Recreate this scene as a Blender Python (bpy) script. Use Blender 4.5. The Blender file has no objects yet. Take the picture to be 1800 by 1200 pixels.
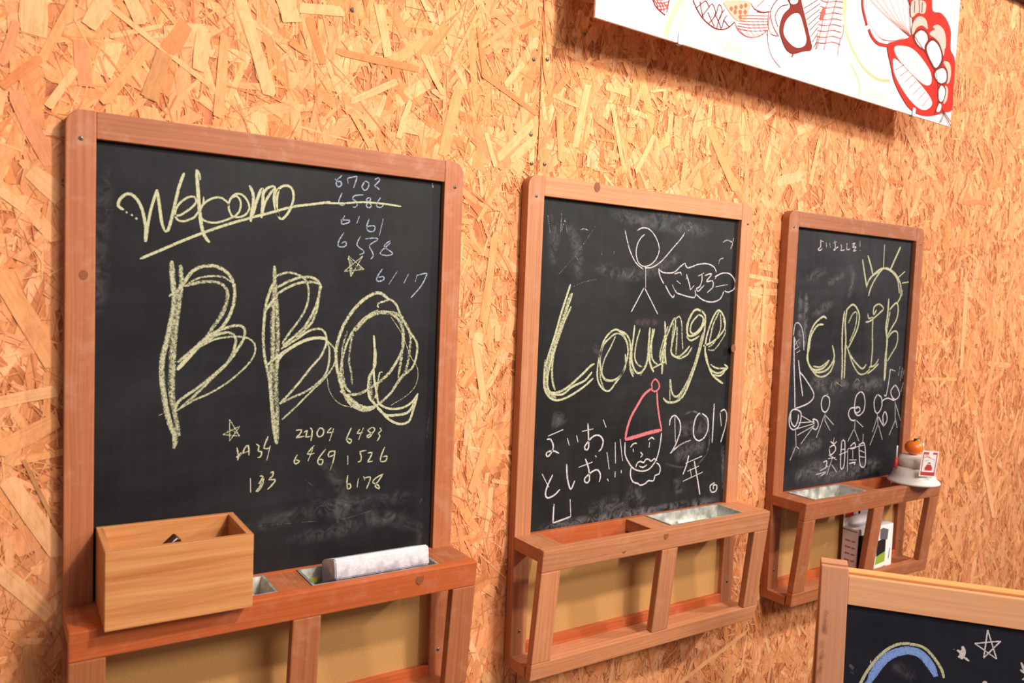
import bpy, bmesh, math, random
from mathutils import Vector, Matrix

# ------------------------------------------------------------------ camera, light, exposure
S = bpy.context.scene
COL = S.collection
ZT = 1.12                      # height of the chalk trays above the floor
CAM = Vector((-0.0673, -1.0272, 0.3752 + ZT))
YAW, PITCH, ROLL, FPX = 0.58, -0.0606, 0.0394, 1398.83
_f = Vector((math.sin(YAW) * math.cos(PITCH), math.cos(YAW) * math.cos(PITCH), math.sin(PITCH)))
_r = Vector((math.cos(YAW), -math.sin(YAW), 0)); _u = _r.cross(_f)
RIGHT = math.cos(ROLL) * _r + math.sin(ROLL) * _u
UP = -math.sin(ROLL) * _r + math.cos(ROLL) * _u
FWD = _f
cd = bpy.data.cameras.new('camera'); cam = bpy.data.objects.new('camera', cd); COL.objects.link(cam)
M = Matrix.Identity(4)
for i in range(3):
    M[i][0], M[i][1], M[i][2], M[i][3] = RIGHT[i], UP[i], -FWD[i], CAM[i]
cam.matrix_world = M
cd.sensor_fit = 'HORIZONTAL'; cd.lens = 18.0; cd.sensor_width = 18.0 * 1800 / FPX
cd.clip_start = 0.05; cd.clip_end = 50
cd.dof.use_dof = True; cd.dof.focus_distance = 1.25; cd.dof.aperture_fstop = 4.0
S.camera = cam

w = bpy.data.worlds.new('room_light'); S.world = w; w.use_nodes = True
bg = w.node_tree.nodes['Background']; bg.inputs[0].default_value = (1.0, 0.92, 0.86, 1); bg.inputs[1].default_value = 0.26
S.view_settings.view_transform = 'Standard'; S.view_settings.look = 'None'
S.view_settings.gamma = 1.0; S.view_settings.use_curve_mapping = False
S.view_settings.exposure = 0.0

def spot(name, loc, aim, energy, size, blend, radius, col=(1.0, 0.93, 0.85)):
    l = bpy.data.lights.new(name, 'SPOT'); l.energy = energy; l.spot_size = math.radians(size); l.spot_blend = blend
    l.shadow_soft_size = radius; l.color = col
    o = bpy.data.objects.new(name, l); COL.objects.link(o); o.location = loc
    o.rotation_euler = (Vector(aim) - Vector(loc)).to_track_quat('-Z', 'Y').to_euler()
    return o
spot('ceiling_spot_lamp', (0.95, -1.40, 2.62), (0.30, 0.0, ZT + 0.45), 122, 92, 1.0, 0.075)
spot('ceiling_spot_lamp', (3.0, -1.45, 2.62), (1.55, 0.0, ZT + 0.40), 200, 95, 1.0, 0.075)
al_ = bpy.data.lights.new('fill_area_lamp', 'AREA'); al_.shape = 'RECTANGLE'; al_.size = 1.2; al_.size_y = 0.5; al_.energy = 53; al_.color = (1.0, 0.94, 0.88)  # added unseen area lamp, soft fill for the lower wall and sign
ao_ = bpy.data.objects.new('fill_area_lamp', al_); COL.objects.link(ao_); ao_.location = (1.1, -2.4, 2.60)
ao_.rotation_euler = (Vector((1.1, 0.0, 0.9)) - ao_.location).to_track_quat('-Z', 'Y').to_euler()

# ------------------------------------------------------------------ helpers
rnd = random.Random(7)
def ray(u, v):
    return RIGHT * ((u - 900) / FPX) - UP * ((v - 600) / FPX) + FWD
def on_y(u, v, y):                     # point of the plane y = const seen at a pixel of the photograph
    d = ray(u, v); return CAM + d * ((y - CAM.y) / d.y)
def on_plane(u, v, p0, n):
    d = ray(u, v); return CAM + d * ((p0 - CAM).dot(n) / d.dot(n))

def tag(o, label=None, cat=None, group=None, kind=None):
    if label: o['label'] = label
    if cat: o['category'] = cat
    if group: o['group'] = group
    if kind: o['kind'] = kind
    return o
def empty(name, loc, rz=0):
    o = bpy.data.objects.new(name, None); COL.objects.link(o); o.location = loc; o.rotation_euler = (0, 0, rz)
    o.empty_display_size = 0.05
    return o
def link(name, me, mat=None, parent=None):
    o = bpy.data.objects.new(name, me); COL.objects.link(o)
    if mat: me.materials.append(mat)
    if parent: o.parent = parent
    return o
def mesh_of(bm, name, smooth=False):
    me = bpy.data.meshes.new(name); bm.to_mesh(me); bm.free()
    if smooth:
        for p in me.polygons: p.use_smooth = True
    return me
def wood_uv(bm, axis, off=None):
    """u runs along the grain in metres, v across it"""
    if off is None: off = (rnd.uniform(0, 9), rnd.uniform(0, 9))
    uv = bm.loops.layers.uv.verify()
    for f in bm.faces:
        n = f.normal
        ax = [i for i in range(3) if i != axis]
        if abs(n[axis]) > 0.8:
            for l in f.loops:
                c = l.vert.co; l[uv].uv = (c[ax[0]] * 0.12 + off[0], c[ax[1]] + off[1])
        else:
            k = ax[0] if abs(n[ax[1]]) > abs(n[ax[0]]) else ax[1]
            for l in f.loops:
                c = l.vert.co; l[uv].uv = (c[axis] + off[0], c[k] + off[1] + (0.37 if k == ax[0] else 0))
def bm_box(lo, hi, bevel=0.0, seg=2):
    bm = bmesh.new()
    vs = [bm.verts.new((x, y, z)) for x in (lo[0], hi[0]) for y in (lo[1], hi[1]) for z in (lo[2], hi[2])]
    for a in ((0, 1, 3, 2), (4, 6, 7, 5), (0, 4, 5, 1), (2, 3, 7, 6), (0, 2, 6, 4), (1, 5, 7, 3)):
        bm.faces.new([vs[i] for i in a])
    bmesh.ops.recalc_face_normals(bm, faces=bm.faces)
    if bevel: bmesh.ops.bevel(bm, geom=list(bm.edges), offset=bevel, segments=seg, profile=0.6, affect='EDGES', clamp_overlap=True)
    bm.normal_update()
    return bm
def wood_box(name, lo, hi, mat, parent, axis=None, bevel=0.0012, seg=2):
    bm = bm_box(lo, hi, bevel, seg)
    if axis is None: axis = max(range(3), key=lambda i: hi[i] - lo[i])
    wood_uv(bm, axis)
    return link(name, mesh_of(bm, name), mat, parent)
def prism(name, poly, y0, y1, mat, parent, axis=2, bevel=0.0012):
    """polygon in XZ extruded from y0 to y1"""
    bm = bmesh.new()
    a = [bm.verts.new((x, y0, z)) for x, z in poly]; b = [bm.verts.new((x, y1, z)) for x, z in poly]
    bm.faces.new(a); bm.faces.new(b[::-1]); n = len(poly)
    for i in range(n): bm.faces.new((a[i], b[i], b[(i + 1) % n], a[(i + 1) % n]))
    bmesh.ops.recalc_face_normals(bm, faces=bm.faces)
    if bevel:
        es = [e for e in bm.edges if len(e.link_faces) == 2 and e.calc_face_angle(0) > 0.6]
        bmesh.ops.bevel(bm, geom=es, offset=bevel, segments=2, profile=0.6, affect='EDGES', clamp_overlap=True)
    bm.normal_update(); wood_uv(bm, axis)
    return link(name, mesh_of(bm, name), mat, parent)
def lathe(name, prof, mat, parent, seg=40, loc=(0, 0, 0), smooth=True):
    bm = bmesh.new(); rings = []
    for r, z in prof:
        if r < 1e-5: rings.append([bm.verts.new((loc[0], loc[1], loc[2] + z))])
        else: rings.append([bm.verts.new((loc[0] + r * math.cos(2 * math.pi * i / seg), loc[1] + r * math.sin(2 * math.pi * i / seg), loc[2] + z)) for i in range(seg)])
    for A, B in zip(rings, rings[1:]):
        for i in range(seg):
            j = (i + 1) % seg
            if len(A) == 1 and len(B) > 1: bm.faces.new((A[0], B[i], B[j]))
            elif len(B) == 1 and len(A) > 1: bm.faces.new((A[i], A[j], B[0]))
            elif len(A) > 1: bm.faces.new((A[i], A[j], B[j], B[i]))
    bmesh.ops.recalc_face_normals(bm, faces=bm.faces)
    return link(name, mesh_of(bm, name, smooth), mat, parent)

# ------------------------------------------------------------------ materials
def lin(c):
    return tuple(((x / 255) / 12.92 if x / 255 <= 0.04045 else ((x / 255 + 0.055) / 1.055) ** 2.4) for x in c) + (1.0,)
class NT:
    def __init__(s, name):
        s.m = bpy.data.materials.new(name); s.m.use_nodes = True; s.t = s.m.node_tree
        s.b = s.t.nodes['Principled BSDF']
    def n(s, kind, **kw):
        nd = s.t.nodes.new(kind)
        for k, v in kw.items(): setattr(nd, k, v)
        return nd
    def l(s, a, b): s.t.links.new(a, b)
    def noise(s, vec, scale, detail=3, rough=0.55, dist=0.0):
        nd = s.n('ShaderNodeTexNoise'); nd.inputs['Scale'].default_value = scale; nd.inputs['Detail'].default_value = detail
        nd.inputs['Roughness'].default_value = rough; nd.inputs['Distortion'].default_value = dist
        if vec is not None: s.l(vec, nd.inputs['Vector'])
        return nd.outputs['Fac']
    def mapping(s, vec, scale=(1, 1, 1), loc=(0, 0, 0)):
        nd = s.n('ShaderNodeMapping'); nd.inputs['Scale'].default_value = scale; nd.inputs['Location'].default_value = loc
        s.l(vec, nd.inputs['Vector']); return nd.outputs['Vector']
    def ramp(s, fac, stops):
        nd = s.n('ShaderNodeValToRGB'); e = nd.color_ramp.elements
        while len(e) > len(stops): e.remove(e[-1])
        while len(e) < len(stops): e.new(0.5)
        for k, (p, c) in zip(e, stops): k.position = p; k.color = c if len(c) == 4 else tuple(c) + (1,)
        s.l(fac, nd.inputs['Fac']); return nd.outputs['Color']
    def mix(s, fac, a, b, mode='MIX'):
        nd = s.n('ShaderNodeMix', data_type='RGBA', blend_type=mode)
        for val, i in ((fac, 0), (a, 6), (b, 7)):
            if hasattr(val, 'is_linked'): s.l(val, nd.inputs[i])
            else: nd.inputs[i].default_value = val
        return nd.outputs[2]
    def math(s, op, a, b=0.0, c=None):
        nd = s.n('ShaderNodeMath', operation=op)
        for i, val in enumerate((a, b) if c is None else (a, b, c)):
            if hasattr(val, 'is_linked'): s.l(val, nd.inputs[i])
            else: nd.inputs[i].default_value = val
        return nd.outputs[0]
    def bump(s, h, strength=0.2, dist=0.001):
        nd = s.n('ShaderNodeBump'); nd.inputs['Strength'].default_value = strength; nd.inputs['Distance'].default_value = dist
        s.l(h, nd.inputs['Height']); s.l(nd.outputs['Normal'], s.b.inputs['Normal'])
def plain(name, rgb, rough=0.6, metal=0.0, spec=0.5):
    k = NT(name); k.b.inputs['Base Color'].default_value = lin(rgb); k.b.inputs['Roughness'].default_value = rough
    k.b.inputs['Metallic'].default_value = metal; k.b.inputs['Specular IOR Level'].default_value = spec
    return k.m
def wood(name, dark, light, rough=0.55, dust=0.0, line=260.0, vary=0.25, contrast=0.5):
    k = NT(name); uv = k.n('ShaderNodeUVMap').outputs['UV']; oi = k.n('ShaderNodeObjectInfo').outputs['Random']
    warp = k.noise(k.mapping(uv, (2.2, 14, 1)), 1.0, 2)
    v = k.n('ShaderNodeSeparateXYZ'); k.l(uv, v.inputs[0])
    vv = k.math('ADD', v.outputs[1], k.math('MULTIPLY', warp, 0.020))
    cb = k.n('ShaderNodeCombineXYZ'); k.l(k.math('MULTIPLY', v.outputs[0], 3.0), cb.inputs[0]); k.l(k.math('MULTIPLY', vv, line), cb.inputs[1])
    g1 = k.noise(cb.outputs[0], 1.0, 4, 0.6)
    g2 = k.noise(k.mapping(uv, (14, 900, 1)), 1.0, 3, 0.7)
    g = k.math('ADD', k.math('MULTIPLY', g1, 0.7), k.math('MULTIPLY', g2, 0.3))
    c = k.ramp(g, [(0.5 - 0.22 * (1.0 / (contrast + 0.5)), lin(dark)), (0.62, lin(light))])
    br = k.math('ADD', k.math('MULTIPLY', oi, vary), 1 - vary * 0.5)
    hs = k.n('ShaderNodeHueSaturation'); k.l(c, hs.inputs['Color']); k.l(br, hs.inputs['Value'])
    c = hs.outputs['Color']
    if dust:
        tc = k.n('ShaderNodeTexCoord').outputs['Object']
        d = k.ramp(k.noise(k.mapping(tc, (1, 1, 1)), 34, 5, 0.65), [(0.52, (0, 0, 0)), (0.75, (dust, dust, dust))])
        c = k.mix(d, c, lin((204, 160, 136)))
    k.l(c, k.b.inputs['Base Color']); k.b.inputs['Roughness'].default_value = rough
    k.b.inputs['Specular IOR Level'].default_value = 0.35
    k.bump(g, 0.25, 0.0006)
    return k.m
FRAME = wood('stained_cedar', (146, 76, 46), (176, 106, 66), 0.55, 0.32)
FRAME2 = wood('stained_cedar_light', (162, 94, 60), (198, 132, 90), 0.55, 0.25)
TRAYW = wood('orange_cedar', (168, 74, 34), (196, 100, 52), 0.5, 0.2)
EASELW = wood('pale_easel_pine', (206, 142, 96), (228, 168, 122), 0.5, 0.3, 200, 0.12, 0.2)
EASELS = wood('worn_easel_pine', (184, 122, 88), (208, 146, 110), 0.5, 0.35, 200, 0.1, 0.2)
EASELT = wood('orange_easel_pine', (214, 138, 76), (236, 168, 104), 0.5, 0.0, 200, 0.1, 0.2)
BAMBOO = wood('bamboo', (178, 106, 54), (214, 150, 94), 0.42, 0.0, 95, 0.06, 0.9)
BEAMW = wood('dark_beam', (70, 30, 18), (98, 46, 28), 0.6)

k = NT('osb_strand'); at = k.n('ShaderNodeAttribute'); at.attribute_name = 'Col'
uv = k.n('ShaderNodeUVMap').outputs['UV']
g1 = k.noise(k.mapping(uv, (9, 520, 1)), 1.0, 4, 0.65); g2 = k.noise(k.mapping(uv, (30, 60, 1)), 1.0, 3)
gm = k.math('ADD', k.math('MULTIPLY', g1, 0.65), k.math('MULTIPLY', g2, 0.35))
mul = k.ramp(gm, [(0.30, (0.74, 0.64, 0.55)), (0.52, (1, 1, 1)), (0.72, (1.12, 1.13, 1.14))])
c = k.mix(1.0, at.outputs['Color'], mul, 'MULTIPLY')
oc = k.n('ShaderNodeTexCoord').outputs['Object']
bl = k.ramp(k.noise(k.mapping(oc, (150, 150, 46)), 1.0, 5, 0.68, 0.7), [(0.34, (0.80, 0.68, 0.58)), (0.50, (1, 1, 1)), (0.68, (1.08, 1.10, 1.14))])
c = k.mix(0.75, c, bl, 'MULTIPLY')
c = k.mix(0.22, c, lin((231, 158, 104))); k.l(c, k.b.inputs['Base Color'])
k.b.inputs['Roughness'].default_value = 0.75; k.b.inputs['Specular IOR Level'].default_value = 0.12; k.bump(g1, 0.3, 0.0006)
OSB = k.m
k = NT('osb_core'); tc = k.n('ShaderNodeTexCoord').outputs['Object']
c = k.ramp(k.noise(k.mapping(tc, (70, 70, 24)), 1.0, 4, 0.6), [(0.3, lin((160, 76, 40))), (0.7, lin((222, 138, 78)))])
k.l(c, k.b.inputs['Base Color']); k.b.inputs['Roughness'].default_value = 0.7; OSBCORE = k.m

def blackboard(name, base, dusty, amount, seed, streak=True):
    k = NT(name); tc = k.n('ShaderNodeTexCoord').outputs['Object']
    cloud = k.noise(k.mapping(tc, (1, 1, 1), (seed, 0, seed * 2)), 5.5, 5, 0.6, 0.6)
    st = k.noise(k.mapping(tc, (3.5, 1, 38), (seed, 0, 1)), 1.0, 5, 0.7, 0.8)
    st2 = k.noise(k.mapping(tc, (60, 1, 4), (seed, 3, 1)), 1.0, 4, 0.7, 0.3)
    fine = k.noise(tc, 900, 2, 0.7)
    d = k.math('ADD', k.math('MULTIPLY', cloud, 0.6), k.math('ADD', k.math('MULTIPLY', st, 0.22), k.math('MULTIPLY', st2, 0.18)))
    d = k.math('ADD', d, k.math('MULTIPLY', k.math('SUBTRACT', fine, 0.5), 0.10))
    f = k.ramp(d, [(0.42, (0, 0, 0)), (0.72, (amount, amount, amount))])
    c = k.mix(f, lin(base), lin(dusty)); k.l(c, k.b.inputs['Base Color'])
    k.b.inputs['Roughness'].default_value = 0.62; k.b.inputs['Specular IOR Level'].default_value = 0.22
    k.bump(fine, 0.12, 0.0004)
    return k.m
BB = [blackboard('chalkboard_slate', (18, 17, 19), (104, 101, 103), 0.13, 1.3),
      blackboard('chalkboard_slate_dusty', (19, 18, 19), (106, 103, 103), 0.16, 4.1),
      blackboard('chalkboard_slate_worn', (22, 21, 24), (112, 109, 113), 0.22, 7.7)]
NAVY = blackboard('navy_chalkboard', (19, 19, 31), (84, 86, 100), 0.12, 2.2)
k = NT('tan_hardboard'); tc = k.n('ShaderNodeTexCoord').outputs['Object']
c = k.ramp(k.noise(tc, 420, 3, 0.7), [(0.3, lin((182, 132, 74))), (0.7, lin((198, 150, 90)))]); k.l(c, k.b.inputs['Base Color'])
k.b.inputs['Roughness'].default_value = 0.6; TAN = k.m
k = NT('galvanised_steel'); tc = k.n('ShaderNodeTexCoord').outputs['Object']
nz = k.noise(tc, 55, 4, 0.6)
c = k.ramp(nz, [(0.35, lin((160, 158, 148))), (0.65, lin((214, 212, 203)))]); k.l(c, k.b.inputs['Base Color'])
k.b.inputs['Metallic'].default_value = 0.55; k.l(k.ramp(nz, [(0.3, (0.32,) * 3), (0.7, (0.6,) * 3)]), k.b.inputs['Roughness']); STEEL = k.m
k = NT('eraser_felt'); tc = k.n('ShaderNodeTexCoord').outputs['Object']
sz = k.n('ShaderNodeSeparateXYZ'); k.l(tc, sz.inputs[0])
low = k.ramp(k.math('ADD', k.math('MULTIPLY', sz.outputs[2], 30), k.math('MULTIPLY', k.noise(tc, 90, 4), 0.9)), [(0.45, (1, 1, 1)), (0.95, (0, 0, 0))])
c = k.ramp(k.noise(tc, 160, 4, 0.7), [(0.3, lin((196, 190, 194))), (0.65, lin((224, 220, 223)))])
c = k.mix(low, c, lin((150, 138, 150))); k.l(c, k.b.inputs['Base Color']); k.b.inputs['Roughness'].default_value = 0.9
k.bump(k.noise(tc, 500, 3), 0.4, 0.0008); FELT = k.m
k = NT('chalk'); at = k.n('ShaderNodeAttribute'); at.attribute_name = 'Col'
cv = k.n('ShaderNodeAttribute'); cv.attribute_name = 'cov'
uv = k.n('ShaderNodeUVMap').outputs['UV']; sp = k.n('ShaderNodeSeparateXYZ'); k.l(uv, sp.inputs[0])
tc = k.n('ShaderNodeTexCoord').outputs['Object']
gr = k.math('ADD', k.math('MULTIPLY', k.noise(tc, 1100, 2, 0.6), 0.62), k.math('MULTIPLY', k.noise(tc, 330, 3, 0.6), 0.38))
edge = k.math('MULTIPLY', k.math('MULTIPLY', sp.outputs[1], k.math('SUBTRACT', 1.0, sp.outputs[1])), 4.0)   # 0 at rim, 1 in the middle
cvv = k.math('ADD', cv.outputs['Fac'], k.math('MULTIPLY', k.math('SUBTRACT', edge, 0.75), 0.22))
thr = k.math('SUBTRACT', 0.74, k.math('MULTIPLY', cvv, 0.38))
hard = k.n('ShaderNodeMapRange'); hard.interpolation_type = 'SMOOTHSTEP'
k.l(gr, hard.inputs[0]); k.l(k.math('SUBTRACT', thr, 0.07), hard.inputs[1]); k.l(k.math('ADD', thr, 0.07), hard.inputs[2])
k.l(at.outputs['Color'], k.b.inputs['Base Color']); k.b.inputs['Roughness'].default_value = 0.95
k.b.inputs['Specular IOR Level'].default_value = 0.1
tr = k.n('ShaderNodeBsdfTransparent'); mx = k.n('ShaderNodeMixShader'); out = k.t.nodes['Material Output']
k.l(hard.outputs[0], mx.inputs[0]); k.l(tr.outputs[0], mx.inputs[1]); k.l(k.b.outputs[0], mx.inputs[2]); k.l(mx.outputs[0], out.inputs['Surface'])
CHALK = k.m
k = NT('chalk_dust_film'); cv = k.n('ShaderNodeAttribute'); cv.attribute_name = 'cov'; at = k.n('ShaderNodeAttribute'); at.attribute_name = 'Col'
uv = k.n('ShaderNodeUVMap').outputs['UV']; sp = k.n('ShaderNodeSeparateXYZ'); k.l(uv, sp.inputs[0]); tc = k.n('ShaderNodeTexCoord').outputs['Object']
edge = k.math('MULTIPLY', k.math('MULTIPLY', sp.outputs[1], k.math('SUBTRACT', 1.0, sp.outputs[1])), 4.0)
endf = k.math('MINIMUM', k.math('MULTIPLY', k.math('MULTIPLY', sp.outputs[0], k.math('SUBTRACT', 1.0, sp.outputs[0])), 9.0), 1.0)
a = k.math('MULTIPLY', k.math('MULTIPLY', k.math('MULTIPLY', edge, edge), endf), k.math('MULTIPLY', cv.outputs['Fac'], k.ramp(k.noise(tc, 42, 6, 0.75, 1.5), [(0.42, (0, 0, 0)), (0.72, (0.9, 0.9, 0.9))])))
k.l(at.outputs['Color'], k.b.inputs['Base Color']); k.b.inputs['Roughness'].default_value = 0.95
tr = k.n('ShaderNodeBsdfTransparent'); mx = k.n('ShaderNodeMixShader'); out = k.t.nodes['Material Output']
k.l(a, mx.inputs[0]); k.l(tr.outputs[0], mx.inputs[1]); k.l(k.b.outputs[0], mx.inputs[2]); k.l(mx.outputs[0], out.inputs['Surface'])
FILM = k.m
k = NT('printed_ink'); at = k.n('ShaderNodeAttribute'); at.attribute_name = 'Col'; k.l(at.outputs['Color'], k.b.inputs['Base Color'])
k.b.inputs['Roughness'].default_value = 0.8; k.b.inputs['Specular IOR Level'].default_value = 0.08; INK = k.m
SCREW = plain('screw_steel', (150, 140, 125), 0.4, 0.8); SLOT = plain('screw_recess', (45, 38, 32), 0.7)
KNOT = wood('wood_knot', (98, 50, 28), (150, 84, 48), 0.6, 0, 500, 0.2)
WHITEP = plain('white_print_panel', (244, 241, 237), 0.8, 0, 0.08)
CLIP = plain('clip_metal', (150, 150, 156), 0.35, 0.8)
MOCHI = plain('frosted_white_plastic', (232, 222, 212), 0.35); ORANGE = plain('orange_plastic', (244, 122, 32), 0.35)
LEAF = plain('green_leaf', (40, 110, 70), 0.5); CARD = plain('white_card', (246, 238, 234), 0.5); RED = plain('red_print', (212, 70, 66), 0.5)
PINKBOX = plain('pale_lilac_carton', (222, 208, 212), 0.45); BLACKP = plain('black_print', (34, 28, 32), 0.4)
GREENP = plain('lime_print', (150, 176, 60), 0.5); GREYP = plain('grey_print', (132, 128, 128), 0.5); BLUEP = plain('pale_blue_print', (140, 180, 205), 0.5)
MAROON = plain('dark_red_glossy_plastic', (58, 26, 22), 0.15); CHALKW = plain('white_chalk', (240, 234, 226), 0.9); CHALKY = plain('yellow_chalk', (206, 200, 96), 0.9)
k = NT('concrete_floor'); tc = k.n('ShaderNodeTexCoord').outputs['Object']
c = k.ramp(k.noise(tc, 9, 6, 0.6), [(0.3, lin((120, 98, 80))), (0.7, lin((158, 132, 110)))]); k.l(c, k.b.inputs['Base Color']); k.b.inputs['Roughness'].default_value = 0.6
FLOORM = k.m

# ------------------------------------------------------------------ ribbons (chalk strokes, printed lines)
def smooth_pts(P, step):
    """Catmull-Rom through the 2-D points, resampled"""
    if len(P) == 2:
        Q = P
    else:
        Q = []
        E = [P[0]] + list(P) + [P[-1]]
        for i in range(1, len(E) - 2):
            p0, p1, p2, p3 = E[i - 1], E[i], E[i + 1], E[i + 2]
            n = max(2, int(math.dist(p1, p2) / step))
            for j in range(n):
                t = j / n
                Q.append(tuple(0.5 * (2 * p1[a] + (p2[a] - p0[a]) * t + (2 * p0[a] - 5 * p1[a] + 4 * p2[a] - p3[a]) * t * t + (3 * p1[a] - p0[a] - 3 * p2[a] + p3[a]) * t ** 3) for a in (0, 1)))
        Q.append(tuple(P[-1]))
    return Q
class Ribbons:
    """strokes on a plane; to3 maps 2-D plane coordinates (metres) and a lift to the part's local space"""
    def __init__(s, to3): s.to3 = to3; s.v = []; s.f = []; s.uv = []; s.col = []; s.cov = []; s.n = 0
    def stroke(s, P, width, col, cov=0.8, taper=True, step=0.003, lift=None, straight=False):
        Q = list(P) if straight else smooth_pts(P, step)
        R_ = [Q[0]]
        for q in Q[1:]:
            if math.dist(q, R_[-1]) > 2e-4: R_.append(q)
        Q = R_
        if len(Q) < 2: return
        s.n += 1; h = (0.00035 + 0.000012 * s.n) if lift is None else lift
        L = [0]
        for a, b in zip(Q, Q[1:]): L.append(L[-1] + math.dist(a, b))
        base = len(s.v)
        for i, q in enumerate(Q):
            a = Q[max(0, i - 1)]; b = Q[min(len(Q) - 1, i + 1)]
            d = math.dist(a, b) or 1e-6; nx, nz = -(b[1] - a[1]) / d, (b[0] - a[0]) / d
            wv = width / 2
            if taper: wv *= min(1.0, 0.55 + min(L[i], L[-1] - L[i]) / (width * 1.2) * 0.45)
            s.v.append(s.to3(q[0] + nx * wv, q[1] + nz * wv, h)); s.v.append(s.to3(q[0] - nx * wv, q[1] - nz * wv, h))
            if i:
                k0 = base + 2 * (i - 1)
                s.f.append((k0, k0 + 1, k0 + 3, k0 + 2)); ua, ub = L[i - 1] / L[-1], L[i] / L[-1]
                s.uv += [(ua, 1), (ua, 0), (ub, 0), (ub, 1)]
                s.col += [col] * 4; s.cov += [cov] * 4
    def poly(s, P, col, lift=None):
        s.n += 1; h = (0.00035 + 0.00002 * s.n) if lift is None else lift
        b = len(s.v); s.v += [s.to3(x, z, h) for x, z in P]; s.f.append(tuple(range(b, b + len(P))))
        s.uv += [(0.5, 0.5)] * len(P); s.col += [col] * len(P); s.cov += [1.0] * len(P)
    def build(s, name, mat, parent):
        me = bpy.data.meshes.new(name); me.from_pydata(s.v, [], s.f)
        me.uv_layers.new(name='UVMap'); me.color_attributes.new('Col', 'FLOAT_COLOR', 'CORNER'); me.attributes.new('cov', 'FLOAT', 'CORNER')
        u = me.uv_layers['UVMap']; c = me.color_attributes['Col']; a = me.attributes['cov']
        u.data.foreach_set('uv', [x for p in s.uv for x in p]); c.data.foreach_set('color', [x for p in s.col for x in p]); a.data.foreach_set('value', s.cov)
        return link(name, me, mat, parent)
YEL = lin((190, 187, 151)); WHT = lin((206, 196, 194)); BLU = lin((160, 168, 188)); PNK = lin((204, 112, 116)); GRY = lin((170, 164, 164))
SKY = lin((128, 158, 220)); ROSE = lin((150, 120, 124))

def Z(ox, oy, s, pts): return [(ox + x / s, oy + y / s) for x, y in pts]

# ------------------------------------------------------------------ the setting: floor, OSB wall, dark beam
fl = link('floor', mesh_of(bm_box((-1.6, -3.2, -0.05), (4.6, 0.05, 0.0)), 'floor'), FLOORM)
tag(fl, 'grey brown concrete floor under the boards', 'floor', kind='structure')
wb = link('wall_back', mesh_of(bm_box((-0.9, 0.0035, 0.0), (4.6, 0.10, 2.62)), 'wall_back'), OSBCORE)
tag(wb, 'wall clad with orange oriented strand board', 'wall', kind='structure')
SEAM = 0.640
PAL = [((236, 168, 116), 6), ((233, 161, 108), 7), ((229, 152, 99), 6), ((239, 180, 131), 3.5), ((224, 143, 91), 4), ((215, 129, 80), 1.8), ((231, 154, 110), 3), ((202, 114, 70), 0.6), ((221, 145, 106), 1.0), ((198, 140, 90), 0.3)]
PALC = [lin(c) for c, _ in PAL]; PALW = [x for _, x in PAL]
THIN = [lin(c) for c in ((206, 120, 74), (204, 117, 72), (219, 138, 88), (237, 174, 124), (233, 163, 110), (229, 155, 101), (224, 147, 94))]
HAIR = [lin(c) for c in ((184, 98, 58), (170, 88, 50), (194, 108, 66))]
def strand_outline(cx, cz, L, Wd, ang, R):
    """ragged board-like sliver, 8 corners, in wall coordinates with its own along/across coordinates"""
    h = L / 2; pts = []
    bow = R.uniform(-0.06, 0.06) * Wd
    for (a, b) in ((-1, -0.25), (-0.93, -0.5), (0, -0.5), (0.95, -0.46), (1, 0.2), (0.9, 0.5), (0, 0.5), (-0.97, 0.42)):
        u = h * (a + R.uniform(-0.07, 0.07)); v = Wd * (b * R.uniform(0.75, 1.05)) + bow * a * a
        pts.append((u, v))
    ca, sa = math.cos(ang), math.sin(ang)
    return [(cx + u * ca - v * sa, cz + u * sa + v * ca, u, v) for u, v in pts]
class Strands:
    def __init__(s): s.v = []; s.f = []; s.uv = []; s.col = []
    def add(s, out, lift, col, x0, x1, R, tilt=None):
        b = len(s.v); o = (R.uniform(0, 50), R.uniform(0, 50))
        tx, tz = (R.uniform(-0.002, 0.002), R.uniform(-0.002, 0.002)) if tilt is None else tilt
        cx = sum(p[0] for p in out) / len(out); cz = sum(p[1] for p in out) / len(out)
        for x, z, u, v in out:
            xx = min(max(x, x0), x1)
            s.v.append((xx, 0.0034 - lift - tx * (xx - cx) - tz * (z - cz), z))
        n = len(out); s.f.append(tuple(range(b, b + n)))
        s.uv += [(p[2] + o[0], p[3] + o[1]) for p in out]; s.col += [col] * n
    def build(s, name, parent):
        me = bpy.data.meshes.new(name); me.from_pydata(s.v, [], s.f)
        me.uv_layers.new(name='UVMap'); me.color_attributes.new('Col', 'FLOAT_COLOR', 'CORNER')
        u = me.uv_layers['UVMap']; c = me.color_attributes['Col']
        u.data.foreach_set('uv', [x for p in s.uv for x in p]); c.data.foreach_set('color', [x for p in s.col for x in p])
        return link(name, me, OSB, parent)
def pick(R, pal, wts): return R.choices(pal, wts)[0]
def jitter(R, c, a=0.12):
    k = 1 + R.uniform(-a, a); return (c[0] * k, c[1] * k * R.uniform(0.96, 1.03), c[2] * k * R.uniform(0.92, 1.06), 1)
R = random.Random(11)
sheets = []
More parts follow.
